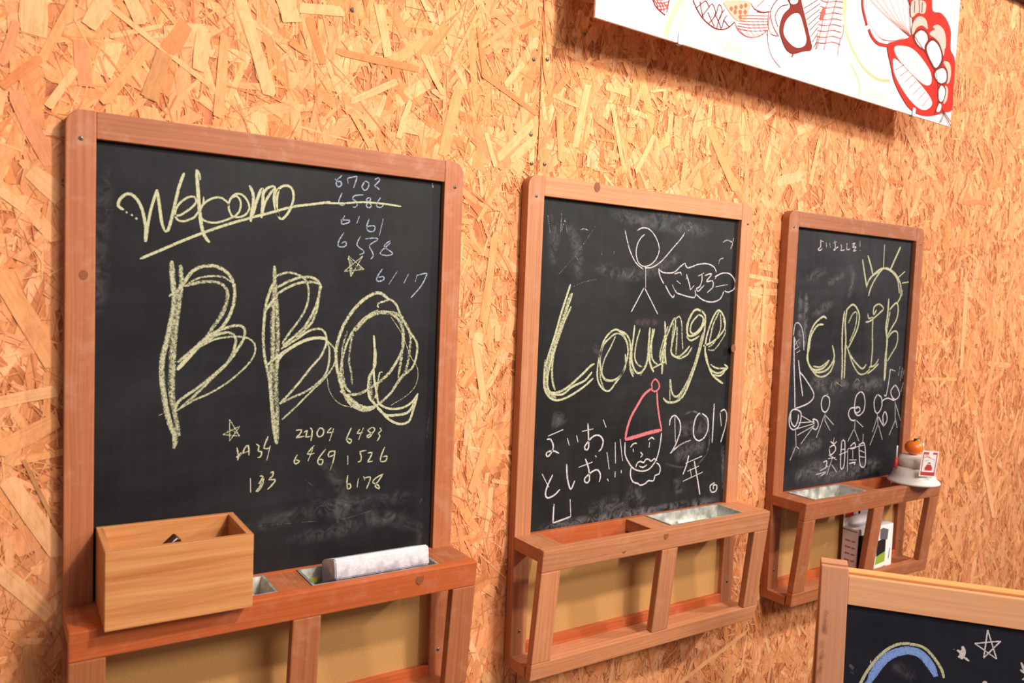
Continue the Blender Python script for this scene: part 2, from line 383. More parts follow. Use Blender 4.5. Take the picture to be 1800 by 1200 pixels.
for (x0, x1) in ((-0.9, SEAM - 0.0008), (SEAM + 0.0008, 4.6)):
    sh = link('osb_sheet', mesh_of(bm_box((x0, 0.0020, 0.0), (x1, 0.0060, 2.62)), 'osb_sheet'), OSBCORE, wb)
    sheets.append((sh, x0, x1))
    st = Strands()
    a0, a1 = max(x0, -0.60), min(x1, 3.7)
    area = (a1 - a0) * 2.05
    def rang():
        return R.gauss(math.pi / 2, 0.62) if R.random() < 0.78 else R.uniform(0, math.pi)
    for i in range(int(area * 3600)):                       # broad strands
        L = min(0.15, max(0.025, R.lognormvariate(math.log(0.050), 0.5))); Wd = min(0.032, max(0.004, R.lognormvariate(math.log(0.0100), 0.55)))
        st.add(strand_outline(R.uniform(a0, a1), R.uniform(0.35, 2.40), L, Wd, rang(), R), R.uniform(0.0016, 0.0028), jitter(R, pick(R, PALC, PALW)), x0, x1, R)
    for i in range(int(area * 8000)):                       # narrow splinters
        L = min(0.10, max(0.010, R.lognormvariate(math.log(0.028), 0.5))); Wd = R.uniform(0.0006, 0.0030)
        st.add(strand_outline(R.uniform(a0, a1), R.uniform(0.35, 2.40), L, Wd, rang(), R), R.uniform(0.0018, 0.0030), jitter(R, R.choice(THIN)), x0, x1, R)
    for i in range(int(area * 2800)):                       # dark hairline edges between the strands
        L = min(0.06, max(0.006, R.lognormvariate(math.log(0.016), 0.55))); Wd = R.uniform(0.00035, 0.0009)
        st.add(strand_outline(R.uniform(a0, a1), R.uniform(0.35, 2.40), L, Wd, rang(), R), R.uniform(0.0024, 0.0031), R.choice(HAIR), x0, x1, R)
    tag(st.build('pressed_strand_layer', sh), kind='stuff')
# large strands that can be told apart: (x0, y0, x1, y1) of the centre line, width, tone
PALE, MIDT, BRN, PINK, GREYT, DRK = (238, 178, 127), (231, 158, 104), (210, 126, 78), (220, 140, 100), (188, 132, 84), (120, 70, 44)
BIG = [(63, 0, 60, 60, 46, PALE), (128, 5, 70, 112, 15, MIDT), (70, 105, 5, 150, 17, BRN), (183, 3, 387, 165, 11, PALE), (290, 97, 262, 170, 32, GREYT), (328, 45, 295, 88, 30, BRN),
       (425, 5, 473, 160, 27, PALE), (232, 0, 247, 40, 28, PALE), (505, 0, 512, 38, 42, PALE), (530, 12, 600, 20, 22, PALE), (262, 85, 185, 175, 20, MIDT), (185, 0, 155, 45, 30, PALE),
       (140, 75, 150, 150, 27, PINK), (30, 170, 90, 290, 30, PINK), (545, 35, 568, 110, 18, BRN), (130, 125, 85, 185, 15, PALE), (667, 10, 683, 95, 20, PALE), (600, 92, 735, 122, 16, BRN),
       (745, 100, 778, 164, 12, PALE), (842, 50, 852, 130, 13, BRN), (852, 133, 940, 198, 12, BRN), (845, 15, 800, 100, 8, MIDT), (900, 45, 850, 80, 10, MIDT), (920, 112, 890, 148, 14, PALE),
       (935, 218, 878, 275, 20, PALE), (940, 245, 900, 280, 18, PALE), (1033, 155, 1012, 255, 18, PALE), (695, 145, 620, 178, 14, PALE), (805, 165, 780, 270, 26, MIDT), (1078, 192, 1095, 290, 12, PALE),
       (855, 237, 870, 290, 12, PALE), (985, 205, 985, 280, 18, MIDT), (0, 705, 97, 688, 25, PALE), (0, 790, 98, 742, 34, MIDT), (20, 850, 98, 970, 34, PALE), (45, 815, 97, 920, 7, GREYT),
       (0, 1005, 85, 1080, 30, PALE), (0, 480, 95, 640, 38, MIDT), (0, 335, 45, 368, 20, PALE), (55, 300, 105, 345, 34, PALE), (1695, 355, 1745, 357, 9, BRN), (1787, 262, 1765, 225, 8, GREYT),
       (1199, 1197, 1306, 1115, 10, PALE), (1340, 1045, 1262, 1090, 14, PALE), (360, 60, 352, 120, 30, PALE), (395, 70, 384, 200, 20, MIDT), (1440, 250, 1425, 320, 12, PALE), (1250, 230, 1290, 330, 24, MIDT),
       (1700, 500, 1690, 640, 14, PALE), (1760, 560, 1730, 720, 16, MIDT), (1650, 900, 1690, 990, 14, MIDT), (870, 420, 850, 560, 20, MIDT), (835, 600, 850, 700, 18, PALE), (860, 760, 830, 860, 20, MIDT),
       (1345, 500, 1338, 620, 10, PALE), (1720, 760, 1745, 900, 14, PALE), (1150, 240, 1120, 300, 12, PALE), (30, 40, 5, 110, 16, PINK), (620, 200, 650, 255, 14, MIDT), (720, 180, 700, 240, 14, PALE)]
for i, (ax, ay, bx_, by, wpx, tone) in enumerate(BIG):
    A, B = on_y(ax, ay, 0.0), on_y(bx_, by, 0.0)
    c = (A + B) / 2; L = (B - A).length * 1.12; ang = math.atan2(B.z - A.z, B.x - A.x)
    d = (c - CAM).length; Wd = wpx * d / FPX * 0.85
    sh, x0, x1 = sheets[0] if c.x < SEAM else sheets[1]
    st = Strands(); o = strand_outline(c.x, c.z, L, Wd, ang, R)
    st.add(o, 0.0031 + 0.00004 * (i % 12), lin(tone), x0, x1, R, (0, 0))
    # give the strand its own thickness
    n = len(st.v); st.v += [(x, y + 0.0006, z) for x, y, z in st.v[:n]]
    for j in range(n):
        st.f.append((j, (j + 1) % n, n + (j + 1) % n, n + j)); st.uv += [(o[j][2], o[j][3])] * 4; st.col += [lin(tone)] * 4
    st.build('wood_strand', sh)
def screw(parent, loc, r=0.0032, normal='y'):
    s = lathe('screw', [(0, 0.0008), (r * 0.7, 0.0008), (r, 0.0), (r, -0.0006)], SCREW, parent, 14)
    s.location = loc; s.rotation_euler = (math.pi / 2, 0, 0)
    bm = bmesh.new()
    for a in (0.4, 0.4 + math.pi / 2):
        ca, sa = math.cos(a) * r * 0.62, math.sin(a) * r * 0.62; pa, pb = -math.sin(a) * r * 0.16, math.cos(a) * r * 0.16
        bm.faces.new([bm.verts.new((x, y, 0.00095)) for x, y in ((ca + pa, sa + pb), (-ca + pa, -sa + pb), (-ca - pa, -sa - pb), (ca - pa, sa - pb))])
    q = link('cross_slot', mesh_of(bm, 'cross_slot'), SLOT, s)
    return s
for (u, v) in ((620, 17), (939, 104), (963, 104), (935, 287), (958, 288), (934, 236), (1027, 60)):
    p = on_y(u, v, 0.0); sh = sheets[0][0] if p.x < SEAM else sheets[1][0]
    s_ = screw(sh, (p.x, -0.0006, p.z), 0.0030)
bz0 = 1.148 + ZT
bm_ = wood_box('trim_1', (-0.9, -0.045, bz0), (4.6, 0.0, bz0 + 0.14), BEAMW, None, 0, 0.002)
tag(bm_, 'dark brown wooden beam running along the top of the strand board wall', 'beam', kind='structure')

# ------------------------------------------------------------------ wall chalkboards
T_, SW, TR, HH, BB_ = 0.0178, 0.0302, 0.0305, 0.5591, 0.209
YB = 0.0095                      # chalkboard surface in front of the wall
BX = (0.0, 0.6131, 1.2238); BZ = (0.0, -0.0025, -0.0017); BW = (0.5, 0.5068, 0.4721)
def arc(cx, cz, r, a0, a1, n=7): return [(cx + r * math.cos(math.radians(a0 + (a1 - a0) * i / n)), cz + r * math.sin(math.radians(a0 + (a1 - a0) * i / n))) for i in range(n + 1)]
def knot(parent, loc, r, rot=0.0):
    k_ = lathe('knot', [(0, 0.00025), (r, 0.00025), (r * 1.01, -0.0006)], KNOT, parent, 16, (0, 0, 0), False); k_.location = loc
    k_.rotation_euler = (math.pi / 2 , 0, 0); k_.scale = (1, 1.25, 1)
    return k_
def metal_tray(name, x0, x1, y0, y1, depth, parent):
    """folded sheet tray hung in a slot of the shelf, rim lying on the wood"""
    bm = bmesh.new(); r = 0.0035; i = 0.004; z = 0.0007
    def ring(a, b, c, d, zz): return [bm.verts.new((x, y, zz)) for x, y in ((a, c), (b, c), (b, d), (a, d))]
    o = ring(x0 - r, x1 + r, y0 - r, y1 + r, z); m = ring(x0, x1, y0, y1, z); f = ring(x0 + i, x1 - i, y0 + i, y1 - i, -depth)
    for A, B in ((o, m), (m, f)):
        for j in range(4): bm.faces.new((A[j], A[(j + 1) % 4], B[(j + 1) % 4], B[j]))
    bm.faces.new(f)
    bmesh.ops.recalc_face_normals(bm, faces=bm.faces)
    bmesh.ops.solidify(bm, geom=list(bm.faces), thickness=0.0006)
    return link(name, mesh_of(bm, name), STEEL, parent)
boards = []; panels = []
LABELS = ('large wooden framed chalkboard lettered BBQ with a bamboo box on its tray',
          'middle wooden framed chalkboard lettered Lounge with a red capped chalk face',
          'rightmost wooden framed chalkboard lettered CRIB with chalk stick figures')
WOODS = (FRAME, FRAME2, FRAME)
for b in range(3):
    W_ = BW[b]; k_ = W_ / 0.5; wd = WOODS[b]
    root = empty('wall_chalkboard', (BX[b], 0.0, BZ[b] + ZT - BB_)); boards.append(root)
    tag(root, LABELS[b], 'chalkboard', 'wooden chalkboards with chalk trays on the strand board wall')
    z0 = BB_                                     # tray level in local z
    def Y(a): return -a
    rr = 0.018
    left = [(0, 0), (SW, 0), (SW, z0 + HH), ] + arc(rr, z0 + HH - rr, rr, 90, 180)
    right = [(W_ - SW, 0), (W_, 0)] + arc(W_ - rr, z0 + HH - rr, rr, 0, 90) + [(W_ - SW, z0 + HH)]
    L_ = prism('stile', left, Y(T_), 0, wd, root, 2); R_ = prism('stile', right, Y(T_), 0, wd, root, 2)
    wood_box('top_rail', (SW, Y(T_) + 0.0003, z0 + HH - TR), (W_ - SW, 0, z0 + HH - 0.0004), wd, root, 0)
    wood_box('middle_rail', (SW, Y(T_), z0 - 0.032), (W_ - SW, 0, z0), TRAYW, root, 0)
    wood_box('bottom_rail', (SW, Y(T_), 0), (W_ - SW, 0, 0.034), TRAYW, root, 0)
    pn = link('chalkboard_panel', mesh_of(bm_box((SW - 0.003, Y(YB), z0 - 0.001), (W_ - SW + 0.003, Y(0.003), z0 + HH - TR + 0.003)), 'panel'), BB[b], root); panels.append(pn)
    link('backing_panel', mesh_of(bm_box((SW - 0.003, Y(YB), 0.03), (W_ - SW + 0.003, Y(0.003), z0 - 0.0305)), 'backing'), TAN, root)
    # shelf top: two ends, divider, and the tilted open front frame
    s0, s1, s2, s3 = 0.046 * k_, 0.226 * k_, 0.268 * k_, 0.448 * k_
    ys, yf = T_, 0.0835
    for (xa, xb) in ((0, s0), (s1, s2), (s3, W_)):
        wood_box('shelf_crosspiece', (xa, Y(yf), z0 - 0.020), (xb, Y(ys), z0), wd, root, 1)
    tilt = math.atan2(0.0218, 0.205)
    def front(name, xa, xb, za, zb, axis, mat):
        o = wood_box(name, (xa, -0.0, za), (xb, 0.0135, zb), mat, root, axis, 0.0018)
        o.location = (0, Y(0.0962), z0); o.rotation_euler = (tilt, 0, 0)
        return o
    fr = TRAYW if b == 0 else wd
    front('front_top_rail', 0, W_, -0.035, 0.0, 0, fr)
    front('front_bottom_rail', 0, W_, -0.209, -0.182, 0, wd)
    for (xa, xb) in ((0, 0.036), (0.241 * k_, 0.241 * k_ + 0.036), (W_ - 0.036, W_)): front('front_upright', xa, xb, -0.182, -0.035, 2, wd)
    wood_box('bottom_shelf', (0, Y(0.0590), 0.0), (W_, Y(T_), 0.018), wd, root, 0)
    for t_ in ((0, 1), (1,), (0,))[b]:
        xa, xb = ((s0, s1), (s2, s3))[t_]
        mt = metal_tray('metal_tray', xa + 0.004, xb - 0.004, Y(yf) + 0.0035, Y(ys) - 0.0035, 0.020, root); mt.location = (0, 0, z0)
    for (x, z) in ((SW * 0.5, z0 + HH - 0.032), (W_ - SW * 0.45, z0 + HH - 0.036), (SW * 0.55, 0.055), (W_ - SW * 0.5, 0.055)):
        screw(root, (x, Y(T_) - 0.0002, z), 0.0027)
def bknot(b, u, v, Yl, r):
    p = on_y(u, v, -Yl); rt = boards[b]
    return knot(rt, (p.x - rt.location.x, -Yl - 0.0002, p.z - rt.location.z), r)
bknot(0, 562, 1066, 0.0925, 0.006); bknot(1, 1097, 964, 0.0932, 0.006); bknot(0, 738, 1017, 0.0950, 0.006); bknot(1, 1171, 940, 0.0950, 0.0055); bknot(0, 147, 483, T_, 0.0045); bknot(1, 1050, 329, T_, 0.006); bknot(1, 1289, 612, T_, 0.006)  # first two discs stand in for bark notches under the front rails

# ------------------------------------------------------------------ chalk writing and drawings on the three boards
MMPX = (0.00072, 0.00098, 0.00135)
def draw(b, name, items, label=None, mat=CHALK):
    rt = boards[b]; rb = Ribbons(lambda x, z, h: (x, -(YB + h), z))
    for pts, wpx, col, cov in items:
        P = [];
        for (u, v) in pts:
            p = on_y(u, v, -YB); x = p.x - rt.location.x; z = p.z - rt.location.z
            P.append((min(max(x, SW + 0.001), BW[b] - SW - 0.001), min(max(z, BB_ + 0.002), BB_ + HH - TR - 0.002)))
        if len(P) == 1: P = [P[0], (P[0][0] + 0.0015, P[0][1] - 0.0015)]
        rb.stroke(P, wpx * MMPX[b], col, cov, step=0.004)
    o = rb.build(name, mat, panels[b])
    if mat is FILM: o['kind'] = 'stuff'
    if label: o['label'] = label
    return o
A = lambda p: Z(80, 180, 4.285, p)
B = lambda p: Z(460, 220, 4.285, p)
C_ = lambda p: Z(240, 440, 3.333, p)
D = lambda p: Z(440, 460, 3.529, p)
E_ = lambda p: Z(340, 700, 4.0, p)
Y1 = lambda p, w=4.5, c=0.85: (p, w, YEL, c)
draw(0, 'chalk_lettering', [
    Y1(A([(605, 822)]), 5), Y1(A([(645, 843)]), 5), Y1(A([(678, 868), (690, 880)]), 6),
    Y1(A([(590, 808), (548, 780), (560, 730), (600, 695), (640, 690), (690, 730), (725, 800), (745, 880), (755, 960), (750, 1050)]), 5),
    Y1(A([(755, 1050), (770, 930), (795, 800), (840, 655)]), 4.5), Y1(A([(840, 655), (855, 760), (875, 900), (895, 965)]), 5),
    Y1(A([(895, 968), (920, 965), (945, 890), (975, 760), (1010, 620), (1045, 530)]), 5),
    Y1(A([(965, 850), (1010, 850), (1090, 800), (1135, 750), (1120, 712), (1070, 715), (1000, 770), (975, 830), (990, 880), (1040, 895), (1120, 865), (1150, 820)]), 3.6),
    Y1(A([(1138, 505), (1145, 620), (1155, 760), (1170, 900), (1195, 1000), (1235, 1055)]), 6), Y1(A([(1140, 505), (1160, 540), (1165, 585)]), 3),
    Y1(A([(1190, 710), (1190, 750), (1175, 790)]), 3), Y1(A([(1380, 765), (1330, 720), (1270, 718), (1200, 755), (1160, 820), (1170, 870), (1220, 900), (1290, 905), (1360, 885), (1430, 855)]), 3.6),
    Y1(A([(1380, 760), (1380, 800), (1400, 850), (1440, 865), (1500, 850), (1535, 800), (1520, 740), (1480, 695), (1430, 690), (1390, 730), (1375, 780)]), 3.6),
    Y1(A([(1400, 720), (1440, 705), (1470, 750), (1460, 820), (1420, 860)]), 3.5),
    Y1(A([(1535, 625), (1560, 680), (1565, 760), (1550, 840), (1545, 900)]), 5.5), Y1(A([(1560, 850), (1590, 740), (1625, 655), (1638, 665), (1635, 760), (1625, 870)]), 5.5),
    Y1(A([(1625, 870), (1650, 760), (1690, 690), (1720, 650)]), 4.5), Y1(B([(10, 520), (40, 475), (85, 460), (100, 480), (90, 560), (110, 640)]), 4.5),
    Y1(B([(130, 690), (95, 600), (110, 500), (170, 455), (220, 470), (240, 530), (220, 620), (175, 690), (140, 705), (115, 650), (115, 540), (130, 480)]), 4.5),
    Y1(A([(710, 1178), (860, 1115), (1000, 1055), (1150, 995), (1350, 925), (1540, 870), (1714, 825), (1864, 785), (2058, 761), (2144, 748)]), 4.6),
    Y1(B([(430, 583), (600, 588), (750, 580), (900, 590), (1050, 612)]), 3.6)], 'pale yellow underlined word Welcome')
draw(0, 'chalk_lettering', [
    Y1(C_([(205, 60), (212, 180), (222, 290), (205, 400), (180, 520), (150, 640), (150, 760), (165, 880), (190, 1000), (225, 1090), (220, 1160)]), 9, .72),
    Y1(C_([(258, 85), (262, 200), (245, 330), (225, 500), (215, 700), (210, 850), (225, 960), (250, 1085)]), 8, .66), Y1(C_([(250, 220), (230, 350), (210, 500), (203, 650), (200, 800), (215, 940)]), 9, .55),
    Y1(C_([(190, 268), (240, 235), (270, 200), (330, 120), (400, 92), (470, 95), (535, 135), (570, 200), (572, 290), (545, 380), (490, 460), (400, 530), (320, 610), (238, 690)]), 6, .75),
    Y1(C_([(300, 195), (370, 160), (450, 150), (520, 160), (565, 195)]), 3.5, .7), Y1(C_([(270, 210), (380, 185), (460, 185), (515, 210), (535, 270), (510, 360), (450, 450), (380, 540), (300, 610)]), 5.5, .66),
    Y1(C_([(530, 230), (525, 310), (480, 400), (430, 470)]), 6, .6),
    Y1(C_([(240, 655), (330, 580), (420, 500), (520, 455), (590, 440), (630, 455), (630, 510), (590, 580), (540, 650), (450, 730), (350, 810), (250, 880), (225, 935)]), 5, .76),
    Y1(C_([(400, 540), (470, 495), (540, 480), (580, 510), (570, 580), (530, 660), (460, 730), (360, 830), (250, 930)]), 5, .7),
    Y1(C_([(380, 560), (460, 520), (560, 505), (640, 510), (690, 545), (690, 610), (640, 680), (550, 760), (440, 830), (330, 880), (230, 940)]), 3.6, .7), Y1(C_([(130, 965), (170, 950)]), 2.5, .6),
    Y1(C_([(238, 700), (300, 630), (340, 590)]), 7, .9),
    Y1(D([(150, 25), (150, 120), (145, 260), (140, 400), (140, 560), (125, 700), (130, 850), (150, 1000), (160, 1130)]), 7, .7),
    Y1(D([(150, 100), (165, 300), (170, 470), (165, 600), (160, 760), (165, 900), (165, 1130)]), 8, .62), Y1(D([(145, 150), (135, 350), (135, 560), (150, 750), (150, 900)]), 8, .5),
    Y1(D([(140, 130), (100, 250), (85, 370), (80, 480), (90, 600), (115, 720), (130, 880), (145, 1050), (165, 1130)]), 5.5, .72), Y1(D([(150, 225), (110, 280), (95, 305)]), 5, .8),
    Y1(D([(155, 90), (220, 68), (280, 75), (340, 110), (362, 180), (350, 270), (310, 350), (250, 430), (195, 510)]), 4.5, .68), Y1(D([(165, 160), (250, 115), (330, 95), (390, 100), (430, 140), (420, 230), (380, 330), (320, 420), (200, 520)]), 5, .72),
    Y1(D([(165, 200), (250, 150), (340, 125), (432, 138), (425, 200), (410, 300), (370, 390), (280, 470)]), 5, .7),
    Y1(D([(165, 625), (200, 570), (290, 510), (380, 475), (460, 475), (475, 500)]), 6, .85), Y1(D([(190, 540), (300, 470), (360, 430), (420, 415), (460, 435), (470, 500), (440, 580), (380, 650), (300, 750), (220, 840), (180, 880)]), 4.5, .75),
    Y1(D([(105, 640), (150, 600), (230, 540)]), 4.5, .8), Y1(D([(480, 490), (490, 560), (480, 660), (440, 730), (350, 800), (250, 845), (180, 880)]), 4.5, .7),
    Y1(D([(480, 495), (520, 540), (525, 620), (470, 710), (380, 800), (280, 900), (195, 978)]), 3.6, .7), Y1(D([(475, 720), (490, 800), (540, 870), (620, 900), (700, 885)]), 2.2, .6),
    Y1(D([(860, 235), (800, 192), (730, 215), (650, 285), (580, 390), (540, 500), (530, 600), (545, 700), (575, 800), (620, 880), (700, 920), (770, 905)]), 6.5, .74),
    Y1(D([(850, 225), (900, 260), (935, 340), (985, 430), (1030, 500), (1030, 580), (1000, 660), (930, 720), (880, 800), (810, 870), (750, 900), (680, 890), (600, 830), (555, 800)]), 5, .74),
    Y1(D([(790, 300), (720, 340), (650, 410), (600, 500), (570, 600), (560, 700), (590, 780), (625, 810)]), 5, .7), Y1(D([(660, 420), (740, 330), (830, 310), (900, 340), (945, 420), (945, 530), (900, 630), (840, 710), (760, 770), (680, 815), (600, 825)]), 6, .7),
    Y1(D([(870, 340), (940, 450), (990, 580), (1035, 660), (1030, 750), (980, 820), (870, 890)]), 2, .6), Y1(D([(950, 360), (990, 450), (985, 560), (960, 680), (880, 790)]), 6, .6), Y1(D([(640, 430), (620, 520), (610, 620), (625, 690), (630, 760)]), 5, .55),
    Y1(D([(650, 430), (700, 370), (780, 320), (900, 320), (950, 350)]), 7, .62), Y1(D([(930, 330), (945, 450), (935, 600), (915, 720)]), 6, .6), Y1(D([(600, 430), (570, 540), (575, 700), (600, 800)]), 4, .6),
    Y1(D([(765, 455), (770, 560), (765, 700), (785, 830), (800, 880), (860, 910), (940, 905), (1000, 870), (1040, 815)]), 4.5, .85), Y1(D([(775, 540), (770, 650), (735, 720), (735, 830), (770, 880), (830, 945), (900, 950), (980, 930), (1020, 860)]), 5.5, .8),
    Y1(D([(790, 900), (850, 970), (920, 1005), (980, 990), (1005, 930), (1035, 830)]), 5, .85), Y1(D([(820, 685), (800, 690), (790, 760), (770, 850)]), 4, .66), Y1(D([(795, 285), (790, 260), (860, 235)]), 4, .7), Y1(D([(745, 680), (740, 760), (760, 860)]), 8, .5),
    Y1(D([(580, 820), (680, 900), (790, 900)]), 3.5, .75)], 'pale yellow many stroked letters BBQ')
star = lambda P, w=3: [Y1([P[i], P[j]], w, .7) for i, j in ((0, 2), (2, 4), (4, 1), (1, 3), (3, 0))]
draw(0, 'chalk_star', star(B([(655, 985), (760, 985), (770, 1085), (670, 1140), (620, 1100)]), 3.4) + [Y1(B([(650, 1000), (680, 1100), (668, 1135)]), 4, .6), Y1(B([(660, 1000), (700, 1060), (760, 1080)]), 5, .5)])
draw(0, 'chalk_star', star(C_([(545, 990), (605, 1028), (603, 1087), (545, 1115), (505, 1078)]), 3.2) + [Y1(C_([(520, 1070), (560, 1050), (595, 1080)]), 5, .45)])
N = lambda f, P, w=2.6, c=.75, col=BLU: [(f(p), w, col, c) for p in P]
def marks(b, f, P, w, c, col):
    for p in P: draw(b, 'chalk_mark', N(f, [p], w, c, col))
def numbers(b, f, col, counts, P, w, c):
    i = 0
    for n in counts:
        draw(b, 'chalk_number', N(f, P[i:i + n], w, c, col)); i += n
numbers(0, B, BLU, (6, 4, 4, 4, 5, 1), [
    [(605, 378), (570, 410), (560, 440), (575, 465), (600, 450), (595, 425), (570, 425)], [(550, 405), (565, 415)], [(645, 400), (650, 440)], [(645, 400), (710, 385), (715, 400), (690, 475)], [(780, 420), (755, 460), (770, 490), (800, 475), (805, 435), (780, 420)],
    [(850, 410), (880, 395), (885, 420), (850, 455), (870, 470), (890, 490)], [(605, 510), (580, 570), (590, 600), (620, 600), (625, 585)], [(765, 525), (700, 530), (685, 555), (720, 580), (710, 615), (685, 615)],
    [(815, 545), (785, 560), (825, 600), (810, 622), (785, 605), (820, 560), (815, 545)], [(895, 545), (865, 590), (870, 615), (900, 618), (915, 600)], [(625, 680), (600, 730), (610, 745), (650, 735), (660, 715), (590, 715)], [(735, 685), (715, 740)],
    [(810, 705), (790, 760), (800, 795), (840, 800), (855, 770), (835, 755), (785, 765)], [(915, 705), (885, 830)], [(620, 808), (580, 870), (575, 905), (600, 918), (635, 905), (630, 875), (600, 890)],
    [(745, 835), (715, 900), (760, 940), (770, 960), (735, 975)], [(780, 855), (860, 850), (870, 865), (810, 905), (830, 950), (840, 985), (820, 1008)], [(970, 870), (930, 895), (925, 920), (970, 950), (985, 970), (940, 982), (890, 965), (930, 920), (970, 885)],
    [(910, 1080), (870, 1140), (865, 1170), (890, 1175), (920, 1160), (915, 1140), (880, 1145)], [(1020, 1100), (955, 1200)], [(1105, 1120), (1070, 1190)], [(1170, 1125), (1155, 1180)], [(1170, 1130), (1235, 1115), (1240, 1130), (1200, 1210), (1122, 1300)], [(1285, 435), (1290, 470)]], 2.6, .75)
numbers(0, E_, YEL, (6, 5, 6, 4, 5, 7, 4), [
    [(720, 225), (760, 220), (745, 255), (720, 275), (780, 265)], [(775, 240), (800, 225), (790, 270), (825, 265)], [(820, 205), (835, 230), (825, 300)], [(890, 205), (868, 240), (880, 270), (910, 255), (915, 220), (890, 205)], [(970, 205), (940, 240), (985, 235)], [(985, 210), (955, 300)],
    [(1110, 205), (1090, 250), (1075, 290), (1100, 315), (1110, 290), (1075, 280)], [(1170, 215), (1150, 245), (1190, 240)], [(1195, 205), (1160, 290)], [(1260, 200), (1225, 225), (1255, 250), (1230, 275), (1220, 262), (1260, 240), (1275, 215), (1255, 200)], [(1310, 205), (1320, 225), (1300, 245), (1310, 265), (1290, 300)],
    [(730, 395), (708, 440), (720, 460), (745, 440), (715, 430)], [(850, 330), (800, 390), (850, 385)], [(840, 350), (805, 440)], [(930, 355), (880, 420), (875, 455), (900, 465), (910, 430), (880, 430)], [(995, 370), (955, 375), (950, 410), (990, 395)], [(995, 365), (985, 430), (960, 505)],
    [(1085, 400), (1085, 465)], [(1215, 365), (1170, 375), (1180, 405), (1175, 440), (1155, 445)], [(1225, 385), (1255, 380), (1240, 420), (1225, 445), (1260, 440)], [(1345, 340), (1320, 400), (1315, 440), (1350, 440), (1360, 405), (1330, 410)],
    [(1085, 540), (1078, 590), (1085, 635), (1105, 625), (1100, 600), (1080, 605)], [(1160, 560), (1150, 625)], [(1195, 545), (1205, 575)], [(1200, 560), (1240, 550), (1240, 575), (1215, 635)], [(1335, 530), (1280, 560), (1260, 590), (1300, 610), (1305, 635), (1275, 615), (1300, 580), (1330, 535)],
    [(305, 345), (315, 400), (310, 435)], [(300, 415), (340, 380), (320, 410)], [(345, 390), (360, 350), (385, 330), (390, 400)], [(350, 385), (385, 370)], [(440, 320), (460, 335), (455, 370), (480, 375), (470, 410), (450, 415)], [(525, 265), (495, 350), (540, 345)], [(540, 330), (515, 435)],
    [(400, 560), (402, 660)], [(465, 545), (490, 550), (460, 600), (490, 590), (465, 640), (440, 655), (480, 600), (495, 560)], [(540, 525), (560, 515), (555, 545), (530, 570), (575, 570), (560, 600), (520, 640)], [(575, 580), (545, 610)]], 2.9, .8)
FM = lambda f, P, w, c, col=GRY: [(f(p), w, col, c) for p in P]
I0 = lambda p: p
draw(0, 'chalk_smudge', FM(I0, [[(420, 930), (520, 905), (640, 880), (740, 870)], [(560, 880), (660, 905), (750, 930)], [(540, 850), (570, 890), (620, 930)], [(190, 280), (178, 400), (172, 560)], [(500, 950), (600, 930), (720, 900)], [(560, 800), (600, 860), (600, 920)], [(740, 920), (735, 960)]], 40, .15) +
     FM(I0, [[(755, 720), (750, 770)], [(742, 875), (735, 890)], [(185, 370), (200, 368)], [(440, 925), (560, 915)], [(560, 925), (660, 895)], [(535, 840), (560, 865)]], 4, .5), None, FILM)
# board 2
F = lambda p: Z(880, 280, 3.75, p)
G = lambda p: Z(930, 480, 4.615, p)
H = lambda p: Z(920, 660, 4.285, p)
draw(1, 'chalk_stick_figure', N(F, [
    [(900, 468), (940, 450), (985, 465), (1025, 520), (1045, 590), (1025, 655), (985, 695), (940, 705), (905, 675), (892, 610), (905, 550), (930, 510), (950, 495)], [(820, 470), (835, 540), (855, 610), (890, 680), (940, 725)], [(950, 715), (1000, 710), (1060, 670), (1130, 590), (1190, 520), (1212, 485)],
    [(955, 705), (955, 845)], [(945, 845), (900, 930), (860, 1005)], [(950, 850), (990, 930), (1035, 1020)]], 2.2, .76, WHT) + N(F, [[(815, 450), (822, 480)], [(1215, 420), (1250, 415), (1258, 450), (1230, 470), (1210, 445), (1240, 425), (1250, 460), (1235, 480)]], 3, .35, WHT))
draw(1, 'chalk_speech_bubble', N(F, [
    [(1040, 720), (1050, 770), (1075, 820)], [(1040, 720), (1070, 745), (1140, 745), (1180, 710), (1215, 685), (1230, 715), (1310, 690), (1370, 690), (1410, 715), (1420, 745)], [(1410, 775), (1460, 750), (1510, 755), (1545, 800), (1540, 850), (1500, 875), (1475, 865)],
    [(1470, 870), (1445, 920), (1390, 940), (1330, 925), (1290, 890)], [(1280, 860), (1275, 910), (1160, 880), (1155, 860)], [(1085, 830), (1110, 880), (1135, 910), (1145, 890)], [(1130, 825), (1150, 870)], [(1145, 755), (1185, 745), (1190, 765)], [(1160, 800), (1185, 820)],
    [(1225, 760), (1240, 810), (1250, 860)], [(1225, 755), (1222, 790)], [(1250, 860), (1275, 830)], [(1300, 770), (1340, 748)], [(1325, 755), (1325, 800), (1310, 840), (1290, 850), (1300, 870), (1330, 840), (1340, 830)], [(1345, 765), (1390, 755), (1355, 805), (1395, 800), (1398, 840), (1360, 878)], [(1415, 840), (1495, 825)], [(1410, 790), (1425, 765)]], 2.6, .75, WHT), 'white speech bubble with Japanese writing')
marks(1, F, [[(1535, 518), (1528, 555), (1515, 592)], [(1465, 548), (1490, 532), (1530, 548)], [(1435, 690), (1445, 660), (1470, 650)]], 2.4, .6, WHT)
marks(1, F, [[(400, 355), (395, 480)], [(425, 390), (437, 480)], [(400, 470), (425, 395)], [(665, 595), (665, 630)], [(748, 605), (745, 630)], [(490, 635), (508, 660)], [(310, 370), (325, 480)], [(520, 465), (550, 458), (580, 470)]], 2.2, .5, WHT); marks(1, F, [[(370, 770), (500, 620), (625, 440)], [(470, 840), (560, 805), (640, 790)]], 1.4, .35, WHT)
